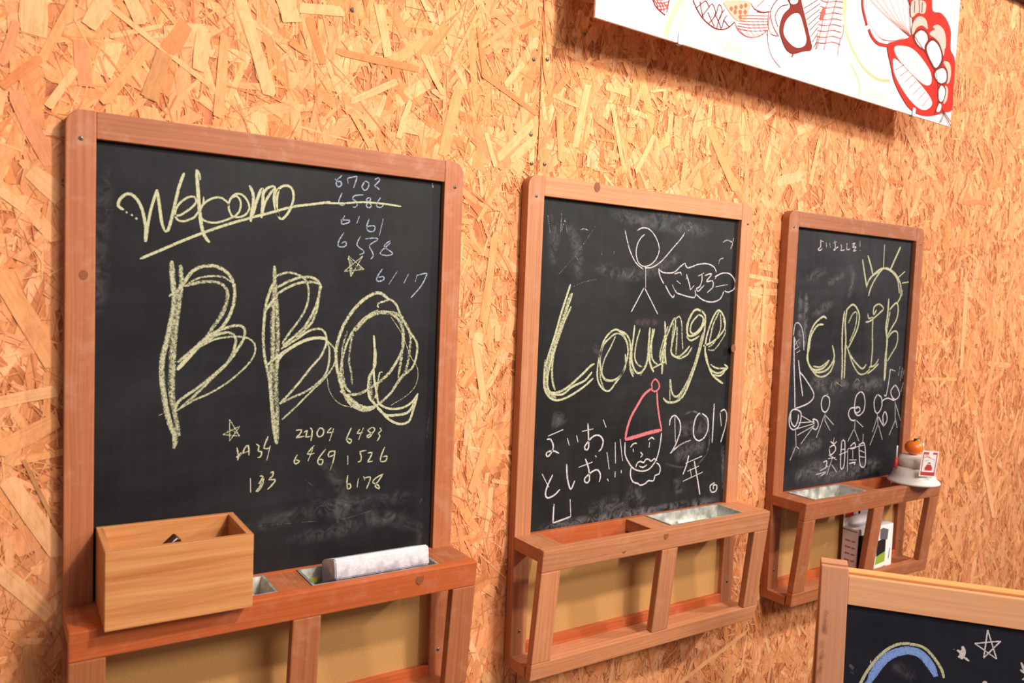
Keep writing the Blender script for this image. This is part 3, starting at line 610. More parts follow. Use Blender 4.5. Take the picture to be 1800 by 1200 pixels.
draw(1, 'chalk_lettering', [Y1(G(p), w_, c_) for p, w_, c_ in [
    ([(335, 90), (300, 200), (255, 340), (210, 500), (165, 640), (130, 760), (120, 870), (130, 950), (170, 1010), (230, 1030), (320, 1000), (430, 930), (500, 870), (520, 850)], 4, .8),
    ([(350, 160), (310, 280), (260, 420), (215, 560), (180, 700), (150, 830), (150, 930), (180, 970), (250, 960), (330, 910), (420, 830), (500, 750), (530, 735)], 4.5, .75), ([(340, 270), (290, 380), (240, 520), (200, 650), (185, 780), (190, 880), (210, 950)], 4.5, .7),
    ([(340, 165), (280, 350), (215, 540), (155, 720), (135, 860)], 7, .6), ([(150, 965), (260, 985), (350, 920), (450, 870), (510, 800)], 4, .8), ([(130, 700), (125, 850), (150, 970), (220, 1010)], 5, .6),
    ([(655, 525), (610, 570), (575, 660), (555, 760), (555, 860), (590, 930), (645, 955), (700, 890), (760, 800), (795, 690), (800, 590), (770, 510), (720, 460), (670, 470), (610, 540), (580, 640), (575, 740), (600, 840), (660, 870), (730, 840), (780, 760), (780, 655)], 3.6, .78),
    ([(700, 510), (660, 600), (610, 700), (590, 800), (620, 870), (700, 870)], 3, .7), ([(640, 540), (690, 495), (745, 495), (790, 560), (800, 660), (770, 780)], 3.5, .7), ([(720, 465), (780, 490), (815, 550), (825, 680), (820, 780), (845, 840)], 4, .75), ([(575, 760), (580, 860), (610, 940)], 4, .6),
    ([(855, 420), (845, 520), (830, 640), (840, 750), (880, 810), (930, 780), (960, 700), (970, 560), (980, 440)], 4, .78), ([(900, 450), (870, 560), (855, 680), (880, 740), (915, 760)], 3.5, .72), ([(1015, 450), (990, 560), (975, 690), (990, 760), (1010, 800)], 5, .76), ([(1000, 450), (990, 600), (1000, 700), (1040, 740)], 4, .7),
    ([(820, 640), (815, 740), (850, 820)], 4, .65), ([(975, 450), (965, 600), (950, 720), (900, 830)], 4, .6),
    ([(1100, 390), (1105, 520), (1100, 650), (1110, 740)], 4.5, .78), ([(1125, 430), (1090, 540), (1060, 650), (1065, 720)], 4, .7), ([(1065, 700), (1100, 560), (1150, 420), (1180, 365), (1185, 440), (1160, 560), (1150, 640), (1190, 680), (1250, 650), (1300, 590)], 4, .75),
    ([(1180, 380), (1215, 350), (1235, 400), (1240, 520), (1245, 620)], 3, .68), ([(1200, 430), (1195, 560), (1190, 660)], 4, .65), ([(1110, 560), (1085, 680), (1075, 820)], 5, .75), ([(1000, 770), (1060, 740), (1100, 720)], 3.5, .75), ([(1160, 660), (1220, 690), (1280, 660), (1320, 600)], 4, .75), ([(1170, 400), (1160, 520), (1150, 640)], 4, .6),
    ([(1400, 310), (1350, 295), (1305, 350), (1280, 430), (1285, 500), (1330, 505), (1380, 470), (1420, 400), (1425, 340), (1390, 300)], 4.5, .82), ([(1370, 340), (1320, 400), (1305, 470), (1340, 490), (1395, 430), (1410, 360), (1370, 335)], 3.6, .8), ([(1275, 510), (1310, 545), (1380, 510)], 4, .75), ([(1330, 310), (1290, 400), (1280, 500)], 4, .7),
    ([(1430, 340), (1420, 470), (1390, 600), (1350, 740), (1300, 880), (1250, 990), (1190, 1040), (1120, 1045), (1085, 1010)], 4.5, .76), ([(1400, 500), (1370, 630), (1330, 760), (1280, 880), (1220, 980), (1180, 1000), (1155, 960), (1145, 860)], 4, .72), ([(1140, 860), (1140, 1030)], 4, .76), ([(1410, 480), (1375, 640), (1320, 800), (1260, 940), (1200, 1020)], 5, .6),
    ([(1410, 590), (1480, 560), (1540, 510), (1585, 440), (1580, 360), (1540, 300), (1500, 340), (1460, 440), (1430, 560), (1430, 680), (1470, 780), (1540, 810), (1605, 765)], 4, .8), ([(1550, 330), (1550, 450), (1500, 560), (1450, 600)], 3.2, .72), ([(1580, 740), (1610, 765), (1575, 790)], 4, .85),
    ([(1430, 640), (1450, 740), (1490, 830), (1570, 895)], 4.5, .78), ([(1470, 740), (1520, 770), (1600, 770)], 3.5, .75), ([(1480, 820), (1550, 830), (1600, 770)], 3.5, .78), ([(1450, 620), (1500, 620), (1560, 540), (1590, 470), (1570, 360)], 3, .65), ([(1540, 310), (1490, 420), (1460, 560)], 4, .7)]], 'pale yellow many stroked word Lounge')
draw(1, 'chalk_face', N(H, [
    [(765, 500), (765, 590), (790, 650), (830, 700), (890, 718), (950, 700), (1000, 630), (1025, 540), (1040, 430)], [(805, 540), (830, 510), (855, 510)], [(825, 550), (828, 575)], [(940, 485), (965, 465), (985, 480)], [(950, 500), (945, 540)], [(880, 575), (895, 595), (880, 615)],
    [(845, 690), (855, 660), (880, 645), (905, 655), (920, 630), (945, 630), (960, 645), (985, 625), (1005, 640)], [(870, 680), (900, 690), (930, 670)], [(810, 690), (805, 750), (825, 800), (860, 810), (880, 825), (920, 810), (940, 790), (980, 790), (990, 750), (1020, 740), (1030, 700), (1020, 670), (1000, 655)]], 2.8, .8, WHT) +
    [(H([(765, 480), (780, 400), (810, 310), (860, 220), (910, 140), (970, 95)]), 5, PNK, .86), (H([(970, 95), (965, 60), (990, 25), (1020, 60), (1018, 100), (985, 120), (960, 100)]), 3.6, PNK, .8), (H([(1005, 120), (1010, 220), (1025, 330), (1040, 405)]), 4, PNK, .86), (H([(765, 482), (850, 458), (950, 428), (1043, 408)]), 7, PNK, .85)], 'bearded white chalk face in a tall pink cap')
draw(1, 'chalk_writing', N(H, [
    [(185, 455), (300, 405)], [(175, 480), (205, 480), (225, 540), (195, 600), (175, 605), (175, 580), (220, 565), (268, 585)], [(330, 470), (345, 525)], [(400, 450), (410, 500)], [(440, 420), (525, 400)], [(485, 360), (490, 480), (490, 540), (475, 560), (460, 535), (520, 460), (570, 450), (600, 490), (585, 550), (565, 570)], [(600, 330), (622, 390)],
    [(140, 740), (190, 840)], [(220, 745), (180, 830), (165, 890), (180, 920), (230, 900), (275, 855)], [(325, 665), (330, 770), (355, 855), (385, 790)], [(415, 690), (520, 650)], [(465, 625), (490, 700), (495, 790), (470, 805), (460, 775), (520, 720), (560, 710), (580, 750), (570, 800)], [(540, 600), (550, 615)],
    [(628, 575), (645, 705)], [(630, 775), (640, 795)], [(690, 500), (692, 660)], [(690, 720), (688, 765)], [(728, 478), (745, 640)], [(735, 710), (735, 735)], [(230, 965), (224, 1040), (222, 1108)], [(222, 1108), (290, 1085), (355, 1060)], [(350, 930), (355, 1060)]], 3, .82, WHT), 'white Japanese New Year greeting')
draw(1, 'chalk_writing', N(H, [
    [(1100, 375), (1105, 330), (1135, 298), (1175, 340), (1180, 420), (1140, 530), (1105, 585)], [(1140, 312), (1143, 500)], [(1105, 585), (1180, 520), (1260, 485)], [(1330, 280), (1300, 310), (1280, 390), (1285, 460), (1320, 490), (1365, 460), (1390, 390), (1385, 320), (1345, 285)], [(1437, 210), (1430, 330), (1420, 505)],
    [(1480, 280), (1490, 380)], [(1485, 270), (1510, 255), (1530, 290), (1520, 380), (1485, 500)], [(1245, 600), (1225, 680), (1200, 745)], [(1220, 660), (1345, 605)], [(1235, 720), (1320, 680)], [(1255, 700), (1265, 760)], [(1200, 795), (1350, 725)], [(1285, 640), (1310, 780), (1328, 895)],
    [(1440, 805), (1405, 830), (1415, 875), (1450, 865), (1455, 825), (1430, 825), (1430, 855)]], 3, .8, WHT), 'white chalk year 2017 with a kanji')
draw(1, 'chalk_smudge', FM(H, [[(1180, 310), (1280, 270), (1370, 330), (1400, 450), (1380, 580), (1300, 670), (1180, 690), (1060, 660)]], 6, .42) + FM(H, [[(1150, 430), (1270, 400), (1400, 420)], [(1130, 620), (1250, 560), (1380, 520)], [(1160, 760), (1180, 900)], [(780, 850), (850, 900), (900, 960)], [(210, 330), (270, 340), (290, 380)], [(480, 1040), (640, 980), (800, 960)]], 60, .3) +
     FM(F, [[(330, 330), (350, 480), (340, 700)], [(440, 420), (500, 560), (520, 800)], [(980, 375), (1030, 350), (1110, 355), (1170, 385), (1205, 410)], [(600, 700), (900, 760), (1200, 620)], [(700, 350), (1000, 420), (1400, 480)]], 34, .26) + FM(G, [[(850, 395), (950, 400), (1060, 400)], [(480, 560), (560, 640), (600, 760)]], 22, .3, ROSE) +
     FM(I0, [[(940, 930), (1060, 910), (1180, 892), (1275, 876)], [(1270, 780), (1272, 860)]], 26, .55), None, FILM)
# board 3
I_ = lambda p: Z(1350, 360, 4.617, p)
J = lambda p: Z(1360, 600, 4.617, p)
draw(2, 'chalk_writing', N(I_, [[(430, 290), (450, 300)], [(427, 283), (425, 340), (405, 360), (420, 370), (440, 355)], [(470, 295), (475, 350)], [(500, 310), (505, 345)], [(530, 310), (555, 300)], [(540, 290), (545, 360), (530, 365), (570, 340)], [(590, 320), (595, 345), (590, 370), (620, 365)], [(640, 310), (640, 365), (665, 355)], [(680, 320), (705, 310), (685, 345), (715, 340), (690, 375), (715, 370)], [(745, 290), (745, 340)], [(745, 368), (748, 374)]], 2, .72, WHT), 'faint white Japanese greeting')
draw(2, 'chalk_sun', [Y1(I_(p), w_, .82) for p, w_ in [
    ([(815, 740), (830, 680), (870, 600), (930, 520), (980, 520), (1040, 570), (1075, 650), (1075, 740), (1045, 800)], 3), ([(820, 610), (860, 560), (930, 515), (1000, 540), (1050, 610), (1065, 720)], 3), ([(800, 660), (830, 590), (900, 540)], 3), ([(765, 440), (780, 540), (800, 670)], 3.2), ([(810, 410), (835, 500), (850, 570)], 3.4), ([(945, 320), (935, 510)], 3.4),
    ([(1075, 340), (1030, 440), (990, 530)], 3.8), ([(1110, 540), (1055, 590)], 3.6), ([(1140, 625), (1085, 635)], 3.2), ([(1090, 690), (1085, 740)], 3)]])
IJ = lambda p, q: I_(p) + J(q)
draw(2, 'chalk_lettering', [Y1(p, w_, c_) for p, w_, c_ in [
    (IJ([(475, 925), (450, 905), (390, 950), (350, 1020), (330, 1100)], [(275, 110), (285, 190), (330, 230), (400, 215), (450, 150)]), 3.4, .8), (IJ([(450, 970), (400, 980), (350, 1060)], [(285, 60), (270, 140), (310, 230), (370, 250), (440, 220), (490, 130), (475, 30)]), 3.4, .78), (J([(290, 190), (340, 270), (400, 285), (460, 240), (495, 150)]), 3.2, .75), (J([(320, 200), (380, 205), (450, 150)]), 2.6, .75),
    (IJ([(620, 860), (605, 980), (600, 1100)], [(555, 100), (555, 200), (550, 310)]), 3.6, .8), (IJ([(640, 850), (625, 950), (630, 1080)], [(580, 60), (575, 180), (570, 300)]), 4, .75), (I_([(630, 860), (680, 810), (715, 830), (740, 900), (725, 1000), (690, 1080), (650, 1160)]), 3.2, .8), (I_([(650, 960), (690, 880), (720, 880), (705, 1000), (660, 1110)]), 2.8, .7),
    (J([(590, 30), (620, 110), (680, 190), (720, 220), (750, 185)]), 3, .78), (J([(600, 60), (640, 180), (690, 260), (740, 260), (780, 220)]), 3, .75), (I_([(790, 950), (830, 940), (900, 880), (935, 840), (900, 805), (860, 830), (855, 890), (880, 850)]), 3, .78), (I_([(810, 880), (815, 920), (850, 910)]), 3, .7), (IJ([(850, 920), (845, 1050)], [(800, 40), (795, 120), (785, 210)]), 3, .78),
    (J([(760, 260), (800, 230), (850, 180)]), 3, .78), (J([(770, 210), (820, 190), (850, 140)]), 3, .75), (IJ([(978, 760), (970, 880), (955, 1000)], [(920, 0), (905, 120), (895, 320)]), 3.8, .82), (IJ([(990, 860), (965, 1000)], [(915, 50), (910, 180), (900, 310)]), 3.6, .7), (I_([(985, 850), (1040, 795), (1055, 850), (1040, 930), (1000, 1000), (960, 1080)]), 3.2, .8),
    (IJ([(970, 1080), (1010, 1030), (1045, 1030), (1050, 1090)], [(990, 40), (960, 90), (920, 160)]), 3, .75)]], 'pale yellow word CRIB')
draw(2, 'chalk_stick_figure', N(J, [[(165, -40), (165, 200), (170, 430), (170, 540)], [(200, 150), (215, 300), (235, 445)], [(205, 240), (260, 310), (325, 430), (280, 500), (170, 545)], [(140, 560), (125, 620), (130, 690), (160, 715), (200, 690), (220, 620), (215, 570), (170, 550), (140, 570), (140, 650), (170, 690), (195, 640), (200, 590)],
    [(220, 600), (330, 665)], [(200, 660), (320, 650)], [(180, 710), (330, 665)], [(190, 760), (330, 680)], [(220, 830), (320, 690)], [(175, 715), (180, 850)], [(175, 855), (130, 965)], [(180, 850), (205, 870)], [(330, 660), (315, 630), (350, 640), (360, 680), (340, 715), (315, 700)]], 2.2, .82, WHT) + N(I_, [[(205, 1060), (215, 980), (235, 955), (265, 980), (285, 1060), (290, 1180)], [(205, 1150), (250, 1090)], [(215, 1080), (240, 1150)], [(205, 1180), (250, 1150)], [(230, 1200), (260, 1180)]], 2, .7, WHT), 'leftmost figure with a large bow shape')
draw(2, 'chalk_stick_figure', N(J, [[(425, 435), (400, 450), (385, 500), (395, 560), (425, 570), (450, 520), (450, 460), (425, 440)], [(415, 570), (415, 640)], [(410, 600), (345, 780)], [(420, 600), (485, 675)], [(415, 640), (455, 720)], [(430, 432), (440, 425)]], 2.2, .82, WHT))
draw(2, 'chalk_stick_figure', N(J, [[(705, 405), (670, 440), (655, 520), (660, 580), (690, 600), (730, 560), (740, 480), (725, 420), (700, 405)], [(680, 525), (655, 550), (670, 580), (700, 560), (690, 530), (665, 545)], [(660, 535), (620, 545), (605, 590), (625, 635), (660, 640)], [(660, 630), (655, 710)], [(670, 640), (725, 695)], [(650, 710), (600, 810)], [(655, 715), (690, 810)]], 2.2, .82, WHT))
draw(2, 'chalk_stick_figure', N(J, [[(840, 430), (815, 480), (820, 560), (845, 580), (875, 530), (875, 460), (845, 430)], [(840, 580), (845, 670)], [(840, 610), (800, 735)], [(845, 670), (780, 840)], [(850, 680), (880, 795)], [(850, 610), (890, 680), (920, 630), (905, 570), (885, 600), (890, 690)]], 2.2, .82, WHT))
draw(2, 'chalk_stick_figure', N(J, [[(985, 350), (950, 400), (960, 450), (990, 470), (1020, 430), (1000, 370), (980, 350)], [(870, 490), (920, 460), (980, 480)], [(985, 490), (985, 630)], [(990, 510), (1045, 640)], [(985, 640), (935, 760)], [(985, 620), (1000, 700)], [(1030, 410), (1060, 330)], [(945, 225), (985, 240)], [(945, 225), (930, 340), (910, 440), (895, 430)]], 2.2, .82, WHT) + N(J, [[(1010, 280), (1025, 200)], [(1025, 320), (1045, 210)], [(1040, 300), (1065, 230)]], 2.4, .6, WHT))
draw(2, 'chalk_writing', N(J, [[(490, 780), (480, 830)], [(460, 810), (490, 830), (510, 810)], [(450, 860), (490, 840), (500, 880), (460, 920), (450, 870)], [(445, 920), (510, 960)], [(480, 930), (430, 1080)], [(470, 1000), (510, 1060)], [(440, 950), (500, 940)], [(340, 1080), (420, 1060), (380, 1090)], [(400, 980), (430, 970), (420, 1030)], [(375, 1050), (440, 1010)],
    [(550, 810), (540, 1020), (570, 1000), (575, 810), (550, 810)], [(540, 880), (580, 870)], [(530, 920), (600, 890)], [(600, 870), (595, 1055)], [(620, 850), (655, 820), (660, 860), (620, 870)], [(600, 870), (730, 840)], [(640, 880), (640, 950)], [(610, 960), (670, 960)], [(610, 990), (660, 980), (650, 1000)], [(690, 830), (700, 1000), (740, 1000), (735, 830), (690, 840)], [(725, 750), (720, 830)], [(690, 880), (735, 900)], [(690, 930), (735, 940)]], 2.2, .85, WHT), 'white Chinese characters')
marks(2, J, [[(470, 330), (460, 385)], [(500, 325), (555, 365)], [(675, 300), (650, 340)], [(680, 300), (695, 325)]], 2.2, .6, YEL)
draw(2, 'chalk_smudge', FM(I_, [[(265, 690), (262, 900), (255, 1180)], [(310, 700), (305, 900), (290, 1180)]], 16, .5) + FM(I_, [[(350, 900), (450, 840), (540, 790)], [(480, 640), (560, 600), (620, 560)], [(665, 480), (690, 600), (650, 770)], [(300, 600), (400, 560), (480, 520)]], 24, .30) +
     FM(J, [[(160, 1120), (300, 1040), (460, 1000)], [(300, 1100), (600, 1050), (900, 980)], [(280, 320), (450, 360), (620, 340)], [(620, 360), (760, 350), (900, 330)], [(140, 900), (260, 860), (400, 820)]], 40, .4), None, FILM)

# ------------------------------------------------------------------ things standing on the trays
def bpos(b, x, Yl, z): return Vector((BX[b] + x, -Yl, BZ[b] + ZT + z))
def tube(name, p0, p1, r0, r1, mat, parent=None, seg=20, bev=0.0):
    d = Vector(p1) - Vector(p0); L = d.length
    prof = [(0, 0), (r0 - bev, 0), (r0, bev), (r1, L - bev), (r1 - bev, L), (0, L)] if bev else [(0, 0), (r0, 0), (r1, L), (0, L)]
    o = lathe(name, prof, mat, parent, seg); o.location = p0; o.rotation_euler = d.to_track_quat('Z', 'Y').to_euler()
    for p in o.data.polygons: p.use_smooth = len(p.vertices) == 4
    return o
# bamboo box
bxr = empty('storage_box', bpos(0, 0.0318, 0.1140, 0.0014), math.radians(-0.7))
tag(bxr, 'open rectangular bamboo box standing on the left end of the BBQ chalkboard tray', 'box')
bw, bd, bh, bt = 0.1535, 0.1020, 0.0855, 0.0072
wood_box('front_panel', (0, 0, 0), (bw, bt, bh), BAMBOO, bxr, 0, 0.0008)
wood_box('back_panel', (0, bd - bt, 0), (bw, bd, bh), BAMBOO, bxr, 0, 0.0008)
for xa in (0, bw - bt): wood_box('side_panel', (xa, bt, 0), (xa + bt, bd - bt, bh), BAMBOO, bxr, 1, 0.0008)
wood_box('bottom_panel', (bt, bt, 0.001), (bw - bt, bd - bt, 0.007), BAMBOO, bxr, 0, 0)
P2 = on_y(313, 943, -0.060); P1 = Vector((P2.x - 0.062, -0.058, ZT + 0.0190))
mk = empty('marker_pen', P1); tag(mk, 'glossy dark red marker pen leaning inside the bamboo box', 'pen')
dv = P2 - P1
tube('barrel', (0, 0, 0), dv * 0.55, 0.0068, 0.0068, MAROON, mk, 20, 0.001)
tube('cap', dv * 0.55, dv, 0.0075, 0.0066, MAROON, mk, 20, 0.0015)
# felt eraser lying tilted in the right hand metal tray
def on_z(u, v, z): d = ray(u, v); return CAM + d * ((z - CAM.z) / d.z)
ex0, ex1 = 0.2990, 0.4330
er = empty('chalk_eraser', bpos(0, ex0, 0.080, 0.0)); tag(er, 'dusty white felt chalk eraser lying in the BBQ chalkboard tray', 'eraser')
prof = [(0.0, 0.0018), (0.0035, 0.0245), (0.0080, 0.0268), (0.0500, 0.0130), (0.0525, 0.0085), (0.0480, -0.0140), (0.0440, -0.0165)]
bm = bmesh.new(); L_ = ex1 - ex0
a = [bm.verts.new((0, y, z)) for y, z in prof]; c2 = [bm.verts.new((L_, y, z)) for y, z in prof]; n = len(prof)
bm.faces.new(a); bm.faces.new(c2[::-1])
for i in range(n): bm.faces.new((a[i], c2[i], c2[(i + 1) % n], a[(i + 1) % n]))
bmesh.ops.recalc_face_normals(bm, faces=bm.faces); bmesh.ops.bevel(bm, geom=list(bm.edges), offset=0.0016, segments=2, affect='EDGES', clamp_overlap=True)
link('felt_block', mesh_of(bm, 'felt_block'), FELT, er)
# chalk pieces
def chalk_piece(name, b, u, v, z, L, r, mat, ang, label):
    p = on_z(u, v, BZ[b] + ZT + z); d = Vector((math.cos(ang), math.sin(ang), 0)) * L / 2
    o = tube(name, p - d, p + d, r, r * 0.93, mat, None, 16, 0.0008); tag(o, label, 'chalk'); return o
chalk_piece('chalk_stub', 0, 553, 1019, -0.0150, 0.014, 0.0045, CHALKY, 0.4, 'short yellow chalk stub in the metal tray left of the eraser')
chalk_piece('chalk_stick', 1, 1202, 917, -0.0155, 0.036, 0.0042, CHALKW, 0.05, 'white chalk stick lying in the metal tray under the word Lounge')
# rice cake ornament at the right end of the third tray
q = on_y(1606, 836, -0.078); dist = (q - CAM).dot(FWD); px = dist / FPX
km = empty('rice_cake_ornament', (q.x, q.y, BZ[2] + ZT + 0.0012)); tag(km, 'white two tier rice cake ornament topped with an orange at the CRIB tray end', 'ornament')
r0 = 43 * px
lathe('base_tier', [(0, 0.0), (r0 * .96, 0.0), (r0, 0.0025), (r0 * .97, 0.005), (r0 * .86, 0.010), (r0 * .80, 0.018), (r0 * .76, 0.028), (r0 * .66, 0.034), (0, 0.035)], MOCHI, km)
lathe('upper_tier', [(0, 0.0345), (r0 * .60, 0.0345), (r0 * .66, 0.040), (r0 * .66, 0.048), (r0 * .60, 0.056), (r0 * .45, 0.060), (0, 0.061)], MOCHI, km)
og = lathe('orange', [(0, 0.0)] + [(0.0190 * math.sin(math.radians(t)), 0.0160 * (1 - math.cos(math.radians(t)))) for t in range(15, 180, 15)] + [(0, 0.0315)], ORANGE, km, 28, (-0.006, 0.0, 0.0605))
def leaf(loc, ang, L, wd):
    bm = bmesh.new(); ca, sa = math.cos(ang), math.sin(ang); V = []
    for i in range(6):
        t = i / 5; wv = wd * math.sin(math.pi * min(0.97, t * 0.9 + 0.06)); x = L * t; zz = 0.006 * math.sin(t * 2.4)
        V.append([bm.verts.new((loc[0] + ca * x - sa * s_ * wv, loc[1] + sa * x + ca * s_ * wv, loc[2] + zz + dz - (0.0015 if s_ else 0))) for s_ in (-1, 0, 1) for dz in (0, 0.0006)])
    for A_, B_ in zip(V, V[1:]):
        for (i, j) in ((1, 3), (3, 5)): bm.faces.new((A_[i], A_[j], B_[j], B_[i]))
        for (i, j) in ((0, 2), (2, 4)): bm.faces.new((A_[j], A_[i], B_[i], B_[j]))
        for (i, j) in ((0, 1), (5, 4)): bm.faces.new((A_[i], A_[j], B_[j], B_[i]))
    bmesh.ops.recalc_face_normals(bm, faces=bm.faces)
    return link('leaf', mesh_of(bm, 'leaf', True), LEAF, og)
leaf((-0.006, 0.0, 0.0915), -2.3, 0.016, 0.004); leaf((-0.006, 0.0, 0.0915), -0.9, 0.013, 0.004)
tube('stalk', (-0.006, 0, 0.091), (-0.005, 0, 0.0965), 0.0016, 0.0012, LEAF, og, 10)
pk = tube('decoration_pick', (-r0 * .66, 0.022, 0.030), (-r0 * .62, 0.022, 0.052), 0.0042, 0.0032, RED, km, 12); tube('pick_stick', (0, 0, 0.02), (0.0015, 0, 0.048), 0.0016, 0.0014, CARD, pk, 8)
tube('paper_ball', (r0 * .28, -0.006, 0.060), (r0 * .28, -0.006, 0.085), 0.0045, 0.003, CARD, km, 12)
# printed card in front of the ornament, turned to the left
cdir = math.radians(-24); cu = Vector((math.cos(cdir), math.sin(cdir), 0)); cn = Vector((math.sin(cdir), -math.cos(cdir), 0))
cc = on_plane(1633, 815, q + cn * (r0 * 0.93) , cn) - km.location
cw, ch = 0.0385, 0.0560
card = link('price_card', mesh_of(bm_box((-cw / 2, 0, -ch / 2), (cw / 2, 0.0010, ch / 2)), 'price_card'), CARD, km); card.location = cc; card.rotation_euler = (math.radians(4), math.radians(3), cdir)
rb = Ribbons(lambda x, z, h: (x, -h, z)); rc = lin((206, 66, 66)); rl = lin((230, 120, 112)); gl = lin((150, 190, 160))
e_ = 0.0036
for P_, ww in (([(-cw / 2 + e_, -ch / 2 + e_), (-cw / 2 + e_, ch / 2 - e_)], .0016), ([(cw / 2 - e_, -ch / 2 + e_), (cw / 2 - e_, ch / 2 - e_)], .0016), ([(-cw / 2 + e_, -ch / 2 + .0065), (cw / 2 - e_, -ch / 2 + .0065)], .0075), ([(-cw / 2 + e_, ch / 2 - .005), (-.004, ch / 2 - .005)], .004), ([(.006, ch / 2 - .005), (cw / 2 - e_, ch / 2 - .005)], .004)):
    rb.stroke(P_, ww, rc, 1, False)
rb.poly([(-.008, -.014), (.008, -.014), (.0085, -.008), (.004, -.001), (-.004, -.001), (-.0085, -.008)], rc)
rb.stroke([(-.006, -.009), (.006, -.009)], .0012, lin((246, 238, 234)), 1, False); rb.stroke([(-.003, .002), (.003, .002)], .002, lin((70, 50, 50)), 1, False)
rb.stroke([(-.014, .012), (-.006, .016), (.002, .012)], .002, rl, 1); rb.stroke([(-.010, .006), (-.002, .008)], .002, gl, 1); rb.stroke([(.004, .012), (.013, .009)], .002, lin((220, 170, 150)), 1); rb.stroke([(-.013, .019), (-.004, .020)], .0025, rl, 1)
tag(rb.build('card_print', INK, card), kind='stuff')
# hanging carton in the lower pocket of the third board
shelf_z = BZ[2] + ZT - BB_ + 0.0182
pa = on_y(1478, 926, -0.0200); pb = on_y(1507, 960, -0.0570); pc = on_y(1569, 945, -0.0570)
x0, x1 = pb.x, pc.x; hz = on_y(1545, 924, -0.0570).z - shelf_z
pkg = empty('hanging_carton', (x0, -0.0570, shelf_z)); tag(pkg, 'white and lilac retail carton with a hang tab in the pocket under CRIB', 'carton')
dp = 0.0365; wp = x1 - x0
body = link('carton_body', mesh_of(bm_box((0, 0, 0), (wp, dp, hz), 0.0012), 'carton_body'), PINKBOX, pkg)
tb = link('hang_tab', mesh_of(bm_box((0.0, dp - 0.0012, hz - 0.002), (wp * .95, dp, hz + 0.052)), 'hang_tab'), CARD, pkg)
rb = Ribbons(lambda x, z, h: (x, -h, z)); wv = lin((244, 238, 236))
rb.poly([(0.001, 0.001), (wp - .001, 0.001), (wp - .001, hz - .001), (.001, hz - .001)], wv)
rb.poly([(0.002, 0.004), (.035, .004), (.040, .035), (.036, hz - .015), (.002, hz - .012)], lin((40, 28, 34)))
rb.stroke([(.006, .01), (.010, .03), (.007, .05)], .005, lin((196, 60, 96)), 1)
rb.poly([(wp * .52, .014), (wp * .80, .018), (wp * .80, .040), (wp * .55, .034)], lin((146, 172, 58)))
rb.poly([(wp * .54, .032), (wp * .80, .040), (wp * .80, .072), (wp * .56, .066)], lin((44, 36, 36)))
rb.stroke([(wp * .60, .045), (wp * .70, .052)], .008, lin((220, 210, 204)), 1); rb.stroke([(wp * .66, .060), (wp * .72, .066)], .006, lin((140, 178, 206)), 1)
rb.poly([(wp * .62, hz - .030), (wp * .84, hz - .034), (wp * .86, hz - .012), (wp * .70, hz - .006), (wp * .62, hz - .008)], lin((104, 98, 102)))
rb.stroke([(wp * .90, .022), (wp * .93, .045)], .005, lin((92, 74, 82)), 1); rb.stroke([(wp * .70, .006), (wp * .82, .008)], .005, lin((214, 110, 84)), 1)
tag(rb.build('front_print', INK, body), kind='stuff')
rb = Ribbons(lambda y, z, h: (-h, y, z)); 
for z in (.030, .044, .058, .072): rb.stroke([(dp * .78, z + .001), (dp * .55, z), (dp * .45, z + .001)], .0026, lin((186, 84, 76)), 1, False); rb.stroke([(dp * .36, z), (dp * .15, z + .0006)], .0026, lin((186, 84, 76)), 1, False)
rb.stroke([(dp * .98, hz - .005), (dp * .02, hz - .005)], .002, lin((150, 110, 116)), 1, False)
tag(rb.build('side_print', INK, body), kind='stuff')
rb = Ribbons(lambda x, z, h: (x, dp - 0.0012 - h, z))
rb.poly([(.004, hz + .017), (.034, hz + .017), (.034, hz + .031), (.004, hz + .031)], lin((206, 66, 66)))
rb.poly([(wp * .42 + .004 * math.cos(t * math.pi / 6), hz + .024 + .005 * math.sin(t * math.pi / 6)) for t in range(12)], lin((30, 22, 20)))
rb.stroke([(.004, hz + .006), (.02, hz + .016), (.045, hz + .020)], .002, lin((200, 170, 110)), 1)
tag(rb.build('tab_print', INK, tb), kind='stuff')

# ------------------------------------------------------------------ printed art panel on stand-offs
YP = 0.080
PBL, PBR = on_y(1046, 30, -YP), on_y(1670, 223, -YP)
pang = math.atan2(PBR.z - PBL.z, PBR.x - PBL.x); PWID = (PBR - PBL).length; PHT = 0.330
art = empty('printed_art_panel', PBL); art.rotation_euler = (0, -pang, 0)
tag(art, 'large white printed panel with red and brown line ornament on the wall', 'art panel')
link('panel', mesh_of(bm_box((0, 0, 0), (PWID, 0.004, PHT), 0.0005), 'panel'), WHITEP, art)
def apx(u, v):
    p = on_y(u, v, -YP) - PBL; ca, sa = math.cos(pang), math.sin(pang)
    return (min(max(p.x * ca + p.z * sa, 0.0012), PWID - 0.0012), max(-p.x * sa + p.z * ca, 0.0012))
L1 = lambda p: Z(1030, 0, 5.143, p)
L2 = lambda p: Z(1330, 0, 4.865, p)
AR = Ribbons(lambda x, z, h: (x, -h, z))
REDC, BRC, LRED, CREAM, WHC, PALEG, PALEO = lin((200, 50, 38)), lin((122, 46, 38)), lin((176, 72, 64)), lin((250, 240, 214)), lin((250, 244, 238)), lin((176, 190, 140)), lin((204, 160, 134))
LAY = [0.0001]
def lay(): LAY[0] += 0.000012; return LAY[0]
def al(f, P, w, col): AR.stroke([apx(*p) for p in f(P)], w * 0.00125, col, 1, False, 0.006, lay())
